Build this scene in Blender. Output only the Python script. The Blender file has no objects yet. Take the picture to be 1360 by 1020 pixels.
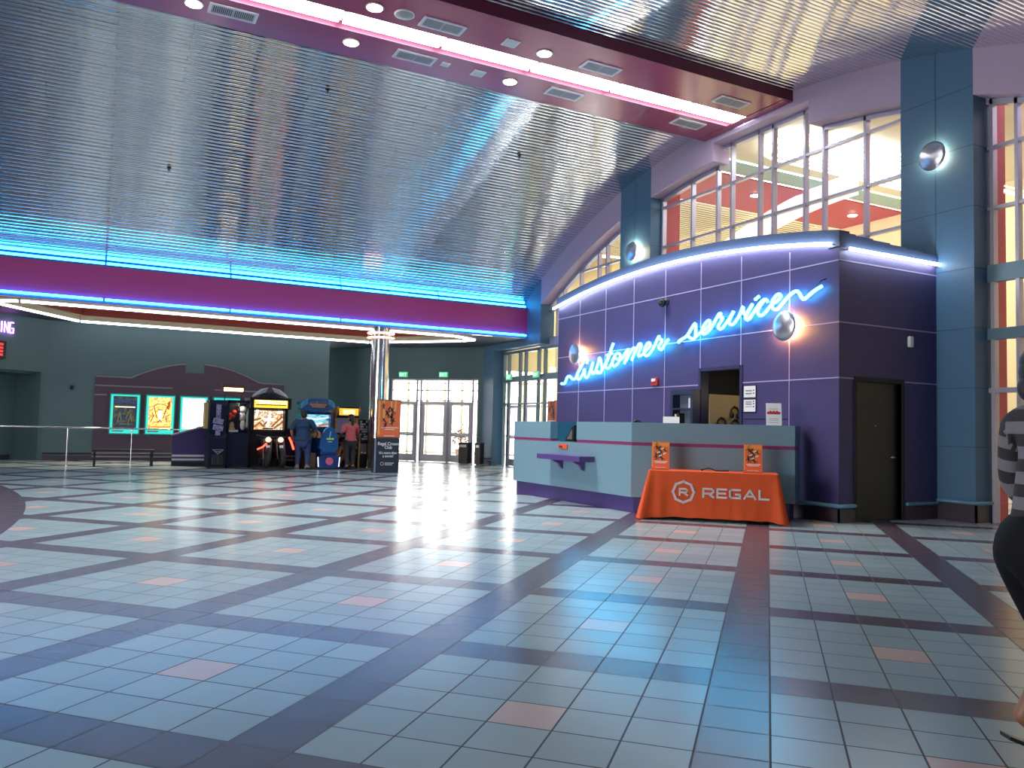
import bpy, math, random
from math import sin, cos, pi, sqrt, radians, atan2
from mathutils import Vector, Matrix
random.seed(11)
SC = bpy.context.scene
COL = SC.collection

# ------------------------------------------------------------------ camera
S = 0.3048                       # floor tile
CAM_H = 4.3362 * S
PITCH, ROLL, FOC = 0.0549, 0.0247, 1065.24
BX = radians(62.77)              # bearing of the building's X axis from the view direction
EX = (sin(BX), cos(BX)); EY = (sin(BX - pi/2), cos(BX - pi/2))
def to_b(v): return Vector((v[0]*EX[0] + v[1]*EX[1], v[0]*EY[0] + v[1]*EY[1], v[2]))
_f = Vector((0, cos(PITCH), sin(PITCH))); _u = Vector((0, -sin(PITCH), cos(PITCH))); _r = Vector((1, 0, 0))
RGT = to_b(cos(ROLL)*_r + sin(ROLL)*_u); UPV = to_b(-sin(ROLL)*_r + cos(ROLL)*_u); FWD = to_b(_f)
cd = bpy.data.cameras.new('camera'); cam = bpy.data.objects.new('camera', cd); COL.objects.link(cam)
cd.sensor_fit = 'HORIZONTAL'; cd.sensor_width = 36.0; cd.lens = FOC/1360*36.0; cd.clip_start = 0.05; cd.clip_end = 300
m = Matrix.Identity(4)
for i in range(3):
    m[i][0] = RGT[i]; m[i][1] = UPV[i]; m[i][2] = -FWD[i]
m[0][3], m[1][3], m[2][3] = 0, 0, CAM_H
cam.matrix_world = m; SC.camera = cam

# ------------------------------------------------------------------ light and exposure
vs = SC.view_settings
vs.view_transform = 'Standard'; vs.look = 'None'; vs.gamma = 1.0; vs.exposure = 0.18; vs.use_curve_mapping = False
W = bpy.data.worlds.new('sky'); SC.world = W; W.use_nodes = True
W.node_tree.nodes['Background'].inputs[0].default_value = (1.0, 0.965, 0.90, 1)
W.node_tree.nodes['Background'].inputs[1].default_value = 9.0
SC.cycles.max_bounces = 7; SC.cycles.glossy_bounces = 4; SC.cycles.transparent_max_bounces = 12
SC.cycles.diffuse_bounces = 3; SC.cycles.caustics_reflective = False; SC.cycles.caustics_refractive = False
SC.cycles.sample_clamp_indirect = 4.0
def area(name, loc, rot, size, power, color, sy=None):
    l = bpy.data.lights.new(name, 'AREA'); l.energy = power; l.color = color; l.size = size
    if sy: l.shape = 'RECTANGLE'; l.size_y = sy
    o = bpy.data.objects.new(name, l); COL.objects.link(o); o.location = loc; o.rotation_euler = rot; return o
def point(name, loc, power, color, r=.05):
    l = bpy.data.lights.new(name, 'POINT'); l.energy = power; l.color = color; l.shadow_soft_size = r
    o = bpy.data.objects.new(name, l); COL.objects.link(o); o.location = loc; return o
def spot(name, loc, power, color, ang=100, r=.08):
    l = bpy.data.lights.new(name, 'SPOT'); l.energy = power; l.color = color; l.shadow_soft_size = r; l.spot_size = radians(ang); l.spot_blend = .6
    o = bpy.data.objects.new(name, l); COL.objects.link(o); o.location = loc; return o
# fill lamp added before the solid wall behind the viewer; daylight at left opening
area('fill_behind_viewer', (0.5, -7.5, 2.6), (radians(82), 0, 0), 14, 60, (.72, .86, 1.0), 4.6)
area('daylight_side', (-11.6, 6.2, 2.6), (radians(86), 0, radians(-90)), 9, 500, (.82, .88, 1.0), 4.2)
# lamps of the vestibule behind the glass; upward fills added to brighten its ceiling
area('vestibule_lamp', (16.4, 18.0, 7.2), (0, radians(-35), 0), 4.5, 620, (1.0, .80, .50), 14)
area('vestibule_uplight', (17.5, 18.0, 2.6), (radians(180), 0, 0), 4.0, 150, (1.0, .88, .66), 12)
area('vestibule_lamp', (16.4, 5.5, 7.2), (0, radians(-30), 0), 4.5, 170, (1.0, .92, .84), 7)
area('vestibule_uplight', (17.5, 5.5, 2.6), (radians(180), 0, 0), 4.0, 90, (1.0, .9, .8), 8)
area('daylight_vestibule', (16.5, 27.6, 2.2), (radians(-90), 0, 0), 6, 300, (1, .95, .85), 4)
for _x in (-.5, 1.6, 3.7, 5.8, 7.9): spot('arcade_ceiling_lamp', (_x, 25.6, 4.6), 520, (1.0, .84, .6), 66, .12)

# ------------------------------------------------------------------ materials
MATS = {}
def mat(name, col, rough=.5, metal=0.0, emit=None, es=0.0, var=0.0, vscale=6.0, bump=0.0, spec=.5, bscale=60):
    if name in MATS: return MATS[name]
    mt = bpy.data.materials.new(name); mt.use_nodes = True; nt = mt.node_tree; b = nt.nodes['Principled BSDF']
    b.inputs['Base Color'].default_value = (*col, 1); b.inputs['Roughness'].default_value = rough
    b.inputs['Metallic'].default_value = metal; b.inputs['Specular IOR Level'].default_value = spec
    if emit: b.inputs['Emission Color'].default_value = (*emit, 1); b.inputs['Emission Strength'].default_value = es
    if var or bump:
        tc = nt.nodes.new('ShaderNodeTexCoord'); n = nt.nodes.new('ShaderNodeTexNoise'); n.inputs['Scale'].default_value = vscale; n.inputs['Detail'].default_value = 4
        nt.links.new(tc.outputs['Object'], n.inputs['Vector'])
        if var:
            r = nt.nodes.new('ShaderNodeMapRange'); r.inputs['To Min'].default_value = 1 - var; r.inputs['To Max'].default_value = 1 + var
            nt.links.new(n.outputs['Fac'], r.inputs['Value'])
            mx = nt.nodes.new('ShaderNodeVectorMath'); mx.operation = 'SCALE'; mx.inputs[0].default_value = col
            nt.links.new(r.outputs[0], mx.inputs['Scale']); nt.links.new(mx.outputs[0], b.inputs['Base Color'])
        if bump:
            n2 = nt.nodes.new('ShaderNodeTexNoise'); n2.inputs['Scale'].default_value = bscale; n2.inputs['Detail'].default_value = 3
            nt.links.new(tc.outputs['Object'], n2.inputs['Vector'])
            bp = nt.nodes.new('ShaderNodeBump'); bp.inputs['Strength'].default_value = bump; bp.inputs['Distance'].default_value = .01
            nt.links.new(n2.outputs['Fac'], bp.inputs['Height']); nt.links.new(bp.outputs[0], b.inputs['Normal'])
    MATS[name] = mt; return mt
def glow(name, col, s): return mat(name, (.02, .02, .02), .4, 0, col, s)
def mottled(name, cols, scale=6, es=0.0, rough=.5, seed=0.0, stretch=(1, 1, 1)):
    """printed or screened picture: soft patches running through a list of colours"""
    if name in MATS: return MATS[name]
    mt = bpy.data.materials.new(name); mt.use_nodes = True; nt = mt.node_tree; b = nt.nodes['Principled BSDF']; b.inputs['Roughness'].default_value = rough
    tc = nt.nodes.new('ShaderNodeTexCoord'); mp = nt.nodes.new('ShaderNodeMapping'); mp.inputs['Scale'].default_value = stretch; mp.inputs['Location'].default_value = (seed, seed*1.7, seed*.6)
    n = nt.nodes.new('ShaderNodeTexNoise'); n.inputs['Scale'].default_value = scale; n.inputs['Detail'].default_value = 3; n.inputs['Distortion'].default_value = 1.2
    nt.links.new(tc.outputs['Object'], mp.inputs[0]); nt.links.new(mp.outputs[0], n.inputs['Vector'])
    cr = nt.nodes.new('ShaderNodeValToRGB'); e = cr.color_ramp.elements
    while len(e) < len(cols): e.new(.5)
    for i, c in enumerate(cols): e[i].position = .30 + .40*i/(len(cols) - 1); e[i].color = (*c, 1)
    nt.links.new(n.outputs['Fac'], cr.inputs[0])
    if es:
        b.inputs['Base Color'].default_value = (.02, .02, .02, 1); nt.links.new(cr.outputs[0], b.inputs['Emission Color']); b.inputs['Emission Strength'].default_value = es
    else: nt.links.new(cr.outputs[0], b.inputs['Base Color'])
    MATS[name] = mt; return mt
def figures(pl, cx, cy, w, h, n, seed, k=1.0, mb=None, d=.003):
    """little plain human-like silhouettes printed on a plane, scattered upwards"""
    mb = mb or MB(); rnd = random.Random(seed)
    for i in range(n):
        x0, y0 = cx + rnd.uniform(-.5, .5)*w, cy + (i/max(1, n - 1) - .5 + rnd.uniform(-.05, .05))*h; s = k*rnd.uniform(.8, 1.2); an = rnd.uniform(-.7, .7)
        def T(x, y): return (x0 + s*(x*cos(an) - y*sin(an)), y0 + s*(x*sin(an) + y*cos(an)))
        flat_strokes([[T(0, -.008), T(0, .022)]], .022*s, pl, .001, d, mb); flat_strokes([[T(0, .036), T(.002, .042)]], .016*s, pl, .001, d, mb)
        flat_strokes([[T(0, .018), T(.03, rnd.uniform(0, .04))], [T(0, .018), T(-.03, rnd.uniform(-.01, .03))], [T(0, -.01), T(.018, -.04)], [T(0, -.01), T(-.016, -.038)]], .010*s, pl, .001, d, mb)
    return mb
def glassmat(name, tint=(1, 1, 1), fac=.06):
    if name in MATS: return MATS[name]
    mt = bpy.data.materials.new(name); mt.use_nodes = True; nt = mt.node_tree; nt.nodes.clear()
    o = nt.nodes.new('ShaderNodeOutputMaterial'); t = nt.nodes.new('ShaderNodeBsdfTransparent'); g = nt.nodes.new('ShaderNodeBsdfGlossy')
    t.inputs[0].default_value = (*tint, 1); g.inputs['Roughness'].default_value = .02
    lw_ = nt.nodes.new('ShaderNodeLayerWeight'); lw_.inputs[0].default_value = .5; fr = nt.nodes.new('ShaderNodeMath'); fr.operation = 'POWER'; fr.inputs[1].default_value = 4.5; nt.links.new(lw_.outputs['Facing'], fr.inputs[0])
    mu = nt.nodes.new('ShaderNodeMath'); mu.operation = 'MULTIPLY_ADD'; mu.inputs[1].default_value = .9; mu.inputs[2].default_value = fac; mu.use_clamp = True
    mx = nt.nodes.new('ShaderNodeMixShader'); nt.links.new(fr.outputs[0], mu.inputs[0]); nt.links.new(mu.outputs[0], mx.inputs[0])
    nt.links.new(t.outputs[0], mx.inputs[1]); nt.links.new(g.outputs[0], mx.inputs[2]); nt.links.new(mx.outputs[0], o.inputs[0])
    MATS[name] = mt; return mt

M_wall = mat('teal grey paint', (.105, .175, .195), .62, var=.05, vscale=1.5, bump=.04)
M_walld = mat('deep teal paint', (.10, .17, .19), .6, var=.05)
M_pier = mat('blue teal panel paint', (.075, .170, .295), .5, var=.05, vscale=1.2)
M_header = mat('dusty lilac paint', (.56, .43, .60), .6, var=.03)
M_maroon = mat('gloss maroon panel', (.36, .055, .13), .22, var=.03)
M_maroond = mat('dark maroon fascia', (.17, .02, .06), .35)
M_magenta = mat('magenta plum panel', (.52, .055, .27), .4)
M_purple = mat('violet stucco', (.056, .043, .155), .5, var=.08, vscale=3, bump=.25, bscale=90)
M_reveal = mat('pale lilac reveal strip', (.42, .37, .62), .35)
M_cap = mat('slate blue cap', (.045, .075, .16), .5)
M_base = mat('dark plum base tile', (.075, .055, .075), .25)
M_blue_rail = mat('teal bumper rail', (.12, .30, .40), .3)
M_black = mat('black paint', (.012, .012, .014), .35)
M_blackm = mat('matte black', (.01, .01, .012), .7)
M_doorblk = mat('black door enamel', (.010, .016, .021), .4)
M_chrome = mat('polished steel', (.75, .75, .78), .12, 1.0)
M_steel = mat('brushed steel', (.55, .55, .58), .3, 1.0)
M_alu = mat('lavender aluminium', (.50, .47, .58), .35, .35)
M_tealalu = mat('teal grey aluminium', (.15, .24, .30), .4, .2)
M_white = mat('white paint', (.8, .8, .8), .5)
M_paper = mat('white paper', (.82, .82, .85), .6)
M_ink = mat('printed black', (.02, .02, .02), .6)
M_cream = mat('cream paint', (.80, .69, .42), .6, var=.03)
M_creamd = mat('cream ceiling paint', (.72, .62, .44), .6)
M_red = mat('brick red band', (.36, .045, .035), .5)
M_redv = mat('red pier paint', (.50, .07, .08), .5)
M_counter = mat('blue grey laminate', (.18, .31, .40), .35, var=.02)
M_counterdk = mat('teal blue laminate', (.06, .22, .32), .35)
M_kick = mat('violet kick laminate', (.075, .045, .20), .35)
M_plum = mat('plum stripe', (.30, .04, .16), .35)
M_lav = mat('violet shelf laminate', (.10, .055, .24), .35)
M_orange = mat('orange polyester', (.72, .085, .012), .75, var=.05, vscale=8, bump=.1, bscale=30)
M_lilacwhite = mat('printed pale lilac', (.72, .66, .72), .7)
M_glass = glassmat('window glass')
N_white = glow('white neon', (.86, .95, 1.0), 20)
N_whitew = glow('white neon soft', (.95, .97, 1.0), 7)
N_blue = glow('blue neon', (.03, .44, 1.0), 13)
N_cyan = glow('cyan neon', (.04, .56, 1.0), 20)
N_purple = glow('violet neon', (.75, .25, 1.0), 9)
N_lamp = glow('lamp face', (1.0, .93, .82), 26)
N_exit = glow('exit sign green', (.03, .62, .22), 1.2)

# ------------------------------------------------------------------ mesh helpers
class MB:
    def __init__(s): s.v = []; s.f = []; s.mi = []; s.sm = []
    def add(s, vs, fs, mi=0, smooth=False):
        n = len(s.v); s.v += [tuple(v) for v in vs]
        for f in fs: s.f.append(tuple(i + n for i in f)); s.mi.append(mi); s.sm.append(smooth)
        return s
    def box(s, x0, x1, y0, y1, z0, z1, mi=0):
        v = [(x, y, z) for x in (x0, x1) for y in (y0, y1) for z in (z0, z1)]
        return s.add(v, [(0,1,3,2),(4,6,7,5),(0,4,5,1),(2,3,7,6),(0,2,6,4),(1,5,7,3)], mi)
    def obox(s, c, ax, ay, hx, hy, z0, z1, mi=0):
        # box with in-plan axes ax (unit) and ay (unit), half sizes hx hy
        v = []
        for a in (-1, 1):
            for b in (-1, 1):
                for z in (z0, z1):
                    v.append((c[0] + a*hx*ax[0] + b*hy*ay[0], c[1] + a*hx*ax[1] + b*hy*ay[1], z))
        return s.add(v, [(0,1,3,2),(4,6,7,5),(0,4,5,1),(2,3,7,6),(0,2,6,4),(1,5,7,3)], mi)
    def prism(s, pts, vec, mi=0, smooth=False):
        # extrude a planar polygon of 3D points along vec
        n = len(pts); p2 = [tuple(p[i] + vec[i] for i in range(3)) for p in pts]
        fs = [tuple(range(n)), tuple(range(2*n - 1, n - 1, -1))]
        s.add(list(pts) + p2, fs, mi)
        s.add(list(pts) + p2, [(i, (i+1) % n, n + (i+1) % n, n + i) for i in range(n)], mi, smooth)
        return s
    def tube(s, pts, r, n=8, closed=False, mi=0, cap=True):
        P = [Vector(p) for p in pts]; N = len(P); rings = []
        prev = None
        for i in range(N):
            if closed: t = P[(i+1) % N] - P[i-1]
            else: t = P[min(i+1, N-1)] - P[max(i-1, 0)]
            if t.length < 1e-9: t = Vector((0, 0, 1))
            t.normalize()
            if prev is None:
                a = Vector((0, 0, 1)) if abs(t.z) < .9 else Vector((1, 0, 0))
                u = t.cross(a).normalized()
            else:
                u = (prev - t*prev.dot(t))
                if u.length < 1e-6: u = t.cross(Vector((0, 0, 1)))
                u.normalize()
            prev = u; w = t.cross(u)
            rr = r[i] if isinstance(r, (list, tuple)) else r
            rings.append([tuple(P[i] + rr*(cos(2*pi*k/n)*u + sin(2*pi*k/n)*w)) for k in range(n)])
        vs = [v for rg in rings for v in rg]; fs = []
        for i in range(N if closed else N - 1):
            j = (i+1) % N
            for k in range(n): fs.append((i*n + k, i*n + (k+1) % n, j*n + (k+1) % n, j*n + k))
        s.add(vs, fs, mi, True)
        if cap and not closed:
            s.add(rings[0], [tuple(range(n-1, -1, -1))], mi); s.add(rings[-1], [tuple(range(n))], mi)
        return s
    def lathe(s, prof, n=24, mi=0, origin=(0,0,0), axis='z', smooth=True):
        vs = []
        for r, h in prof:
            for k in range(n):
                a = 2*pi*k/n; x, y = r*cos(a), r*sin(a)
                v = (x, y, h) if axis == 'z' else ((h, x, y) if axis == 'x' else (x, h, y))
                vs.append((v[0] + origin[0], v[1] + origin[1], v[2] + origin[2]))
        fs = []
        for i in range(len(prof) - 1):
            for k in range(n): fs.append((i*n + k, i*n + (k+1) % n, (i+1)*n + (k+1) % n, (i+1)*n + k))
        s.add(vs, fs, mi, smooth)
        s.add(vs[:n], [tuple(range(n))[::-1]], mi); s.add(vs[-n:], [tuple(range(n))], mi)
        return s
    def ball(s, c, r, n=12, m=8, mi=0, sq=(1,1,1)):
        pr = []
        vs = []
        for i in range(m + 1):
            t = pi*i/m
            for k in range(n):
                a = 2*pi*k/n; vs.append((c[0] + r*sq[0]*sin(t)*cos(a), c[1] + r*sq[1]*sin(t)*sin(a), c[2] + r*sq[2]*cos(t)))
        fs = [(i*n + k, i*n + (k+1) % n, (i+1)*n + (k+1) % n, (i+1)*n + k) for i in range(m) for k in range(n)]
        return s.add(vs, fs, mi, True)
    def torus(s, c, R, r, axis='y', n=24, k=8, mi=0, sx=1.0):
        pts = []
        for i in range(n):
            a = 2*pi*i/n
            if axis == 'y': pts.append((c[0] + R*cos(a), c[1], c[2] + R*sin(a)))
            elif axis == 'x': pts.append((c[0], c[1] + R*cos(a), c[2] + R*sin(a)))
            else: pts.append((c[0] + R*cos(a), c[1] + R*sin(a), c[2]))
        return s.tube(pts, r, k, True, mi)
    def xf(s, M):
        s.v = [tuple(M @ Vector(v)) for v in s.v]; return s
    def build(s, name, mats, parent=None, bevel=0.0):
        me = bpy.data.meshes.new(name); me.from_pydata(s.v, [], s.f)
        mats = mats if isinstance(mats, (list, tuple)) else [mats]
        for q in mats: me.materials.append(q)
        me.polygons.foreach_set('material_index', s.mi); me.polygons.foreach_set('use_smooth', s.sm); me.update()
        o = bpy.data.objects.new(name, me); COL.objects.link(o)
        if parent:
            o.parent = parent
        if bevel:
            b = o.modifiers.new('bevel', 'BEVEL'); b.width = bevel; b.segments = 2; b.limit_method = 'ANGLE'
        return o
def localize(o, loc, rz=0.0):
    """shift a mesh built in world coordinates so its object origin sits at loc"""
    M = Matrix.Translation(loc) @ Matrix.Rotation(rz, 4, 'Z')
    o.data.transform(M.inverted()); o.matrix_world = M; return o
def empty(name, loc, rz=0.0, label=None, cat=None, group=None):
    o = bpy.data.objects.new(name, None); COL.objects.link(o); o.location = loc; o.rotation_euler = (0, 0, rz); o.empty_display_size = .1
    if label: tag(o, label, cat, group)
    return o
def tag(o, label, cat, group=None):
    o['label'] = label; o['category'] = cat
    if group: o['group'] = group
    return o
_nt = [0]
def struct(o):
    o['kind'] = 'structure'; n = o.name
    if n.startswith('trim_'): _nt[0] += 1; o.name = 'trim_%d' % _nt[0]
    elif n.startswith('ceiling'): o.name = 'ceiling'
    elif n.startswith('wall_right'): o.name = 'wall_right'
    elif n.startswith('wall_vestibule'): o.name = 'wall_vestibule'
    return o
def copy_tree(o, parent=None):
    c = o.copy(); COL.objects.link(c)
    if parent: c.parent = parent
    for ch in list(o.children): copy_tree(ch, c)
    return c
def smooth_path(pts, n=4):
    # Catmull-Rom through the points
    P = [Vector(p) for p in pts]; out = []
    for i in range(len(P) - 1):
        a = P[max(i-1, 0)]; b = P[i]; c = P[i+1]; d = P[min(i+2, len(P)-1)]
        for k in range(n):
            t = k/n
            out.append(tuple(.5*((2*b) + (c - a)*t + (2*a - 5*b + 4*c - d)*t*t + (3*b - a - 3*c + d)*t**3)))
    out.append(tuple(P[-1])); return out
def text_mb(body, size, place, depth=.004, align='CENTER', sx=1.0, bold=0.0):
    """letters as a mesh; place(x, y, d) gives the 3D point for text-plane coordinates"""
    cu = bpy.data.curves.new('letters', 'FONT'); cu.body = body; cu.size = size; cu.align_x = align; cu.align_y = 'CENTER'; cu.extrude = depth/2; cu.offset = bold; cu.resolution_u = 3
    o = bpy.data.objects.new('letters', cu); COL.objects.link(o)
    dg = bpy.context.evaluated_depsgraph_get(); me = bpy.data.meshes.new_from_object(o.evaluated_get(dg))
    mb = MB(); mb.add([place(v.co.x*sx, v.co.y, v.co.z) for v in me.vertices], [tuple(p.vertices) for p in me.polygons])
    bpy.data.objects.remove(o); bpy.data.curves.remove(cu); bpy.data.meshes.remove(me); return mb
def flat_strokes(strokes, w, place, d0=0.0, d1=.004, mb=None, mi=0):
    """thick polylines on a plane -> solid bars"""
    mb = mb or MB()
    for pts in strokes:
        for (x0, y0), (x1, y1) in zip(pts, pts[1:]):
            L = sqrt((x1-x0)**2 + (y1-y0)**2) or 1; ux, uy = (x1-x0)/L*w/2, (y1-y0)/L*w/2
            q = [(x0-ux-uy, y0-uy+ux), (x0-ux+uy, y0-uy-ux), (x1+ux+uy, y1+uy-ux), (x1+ux-uy, y1+uy+ux)]
            v = [place(x, y, d0) for x, y in q] + [place(x, y, d1) for x, y in q]
            mb.add(v, [(0,1,2,3),(7,6,5,4),(0,4,5,1),(1,5,6,2),(2,6,7,3),(3,7,4,0)], mi)
    return mb
def skin(name, V, E, mats, parent=None, sub=2, matfn=None):
    """V: {key: ((x,y,z), r) or ((x,y,z),(rx,ry))}; E: pairs; one continuous skinned surface"""
    keys = list(V); idx = {k: i for i, k in enumerate(keys)}
    me = bpy.data.meshes.new(name); me.from_pydata([V[k][0] for k in keys], [(idx[a], idx[b]) for a, b in E], [])
    o = bpy.data.objects.new(name, me); COL.objects.link(o)
    md = o.modifiers.new('skin', 'SKIN'); md.use_smooth_shade = True
    for i, k in enumerate(keys):
        sv = me.skin_vertices[0].data[i]; r = V[k][1]; sv.radius = r if isinstance(r, tuple) else (r, r); sv.use_root = (i == 0)
    sb = o.modifiers.new('sub', 'SUBSURF'); sb.levels = sub; sb.render_levels = sub
    dg = bpy.context.evaluated_depsgraph_get(); nm = bpy.data.meshes.new_from_object(o.evaluated_get(dg))
    o.modifiers.clear(); o.data = nm; bpy.data.meshes.remove(me); nm.name = name
    mats = mats if isinstance(mats, (list, tuple)) else [mats]
    nm.materials.clear()
    for q in mats: nm.materials.append(q)
    for p in nm.polygons:
        p.use_smooth = True
        if matfn: p.material_index = matfn(p.center)
    if parent: o.parent = parent
    return o
SIGN = [[(16.857,2.437),(16.712,2.431),(16.637,2.502),(16.576,2.58),(16.475,2.6),(16.379,2.545),(16.282,2.514),(16.172,2.562),(16.077,2.676),(15.937,2.825),(15.809,2.947),(15.738,2.981),(15.694,2.94),(15.722,2.87)],[(15.925,2.831),(16.077,2.676),(16.13,2.56),(16.022,2.506),(15.904,2.589),(15.789,2.726),(15.783,2.583),(15.686,2.53),(15.584,2.625),(15.441,2.872),(15.489,2.71),(15.455,2.612),(15.353,2.639),(15.245,2.81),(15.17,2.956),(15.111,2.852),(15.072,2.7),(15.136,2.609),(15.262,2.666)],[(15.353,2.639),(15.125,2.615),(14.953,2.768),(14.764,3.003),(14.621,3.238)],[(14.894,2.997),(14.678,3.024)],[(14.764,3.003),(14.909,2.79),(14.907,2.722),(14.819,2.696),(14.713,2.766),(14.57,2.965),(14.445,3.011),(14.359,2.938),(14.418,2.809),(14.584,2.734),(14.66,2.787),(14.61,2.907),(14.336,2.864),(14.176,2.998),(14.056,3.06)],[(14.229,2.934),(14.08,3.055),(14.055,3.017),(14.193,2.764)],[(14.154,2.822),(14.047,2.957),(13.901,3.077),(13.83,3.036),(13.953,2.821)],[(13.934,2.855),(13.819,2.988),(13.687,3.142),(13.609,3.112),(13.71,2.934),(13.661,2.893),(13.565,2.918),(13.416,3.005),(13.302,3.082),(13.335,3.145),(13.419,3.12),(13.51,2.989),(13.489,2.906),(13.394,2.886),(13.266,2.959),(13.122,3.118),(13.017,3.25),(12.994,3.192),(12.907,3.157),(13.021,3.048),(12.993,2.99),(12.921,2.979),(12.834,3.061),(12.713,3.162)],[(12.389,3.066),(12.34,3.106),(12.143,3.174),(12.015,3.291),(11.902,3.391),(11.88,3.298),(11.885,3.151),(11.964,3.103),(12.118,3.172)],[(11.964,3.103),(11.822,3.187),(11.667,3.246),(11.523,3.325),(11.513,3.397),(11.578,3.406),(11.684,3.321),(11.732,3.231),(11.681,3.172),(11.605,3.188),(11.484,3.259),(11.351,3.41),(11.263,3.503),(11.216,3.497),(11.26,3.451),(11.167,3.42),(11.282,3.285),(11.259,3.232),(11.186,3.229),(11.071,3.319),(10.958,3.427),(10.886,3.509),(11.0,3.341),(10.956,3.275),(10.872,3.288),(10.748,3.403),(10.653,3.555),(10.635,3.445),(10.57,3.432),(10.437,3.553)],[(10.437,3.553),(10.529,3.418),(10.558,3.352),(10.515,3.314),(10.435,3.358)],[(10.392,3.574),(10.527,3.421),(10.562,3.355),(10.509,3.312),(10.414,3.379),(10.273,3.519),(10.158,3.602),(10.081,3.609),(10.04,3.567)],[(10.158,3.602),(10.273,3.484),(10.291,3.405),(10.225,3.356),(10.132,3.387),(9.981,3.505),(9.848,3.561),(9.771,3.624),(9.804,3.664),(9.878,3.647),(9.967,3.548),(9.951,3.456),(9.876,3.418),(9.802,3.449),(9.672,3.555),(9.529,3.644),(9.431,3.665),(9.372,3.622),(9.319,3.541),(9.277,3.518),(9.223,3.533),(9.075,3.615),(8.917,3.671)],[(10.346,3.646),(10.255,3.691)]]
def root_m(o): return Matrix.Translation(o.location) @ Matrix.Rotation(o.rotation_euler.z, 4, 'Z')
KEEP = ('art', 'print', 'figure', 'line', 'lines', 'streak', 'birds', 'sky', 'frame', 'glass', 'strip', 'lettering', 'letters', 'trim', 'joint', 'foliage', 'label', 'window', 'row', 'badge', 'base')
def pieces(mb):
    par = list(range(len(mb.v)))
    def fd(a):
        while par[a] != a: par[a] = par[par[a]]; a = par[a]
        return a
    for f in mb.f:
        for i in f[1:]: par[fd(i)] = fd(f[0])
    isl = {}
    for i, v in enumerate(mb.v): isl.setdefault(fd(i), []).append(i)
    ks = list(isl); bb = []
    for k in ks:
        c = [mb.v[i] for i in isl[k]]; bb.append(([min(p[j] for p in c) for j in range(3)], [max(p[j] for p in c) for j in range(3)]))
    sz = [max(b[1][j] - b[0][j] for j in range(3)) for b in bb]; q = list(range(len(ks)))
    def fq(a):
        while q[a] != a: a = q[a]
        return a
    for a in range(len(ks)):
        for b in range(a):
            g = sqrt(sum(max(0, bb[a][0][j] - bb[b][1][j], bb[b][0][j] - bb[a][1][j])**2 for j in range(3)))
            if g <= max(.02, .5*max(sz[a], sz[b])): q[fq(a)] = fq(b)
    grp = {}
    for a, k in enumerate(ks): grp.setdefault(fq(a), set()).update(isl[k])
    out = []
    for g in grp.values():
        n = MB(); mp = {}
        for i in sorted(g): mp[i] = len(n.v); n.v.append(mb.v[i])
        for f, mi, sm in zip(mb.f, mb.mi, mb.sm):
            if f[0] in g: n.f.append(tuple(mp[i] for i in f)); n.mi.append(mi); n.sm.append(sm)
        out.append(n)
    return out
def wpart(root, mb, name, mats, bevel=0.0, sub=None):
    if 'kind' not in root and not (set(name.split('_')) & set(KEEP)) and len(mb.f) < 4000:
        ps = pieces(mb)
        if len(ps) > 1: return [wpart1(root, p, name, mats, bevel, sub) for p in ps][0]
    return wpart1(root, mb, name, mats, bevel, sub)
def wpart1(root, mb, name, mats, bevel=0.0, sub=None):
    """a part given in world coordinates; root is the thing, sub the part it belongs to"""
    o = mb.build(name, mats, sub or root, bevel); o.data.transform(root_m(root).inverted()); return o
def wthing(mb, name, mats, loc, label=None, cat=None, group=None, bevel=0.0):
    o = mb.build(name, mats, None, bevel); localize(o, Vector(loc))
    if label: tag(o, label, cat, group)
    return o

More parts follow.
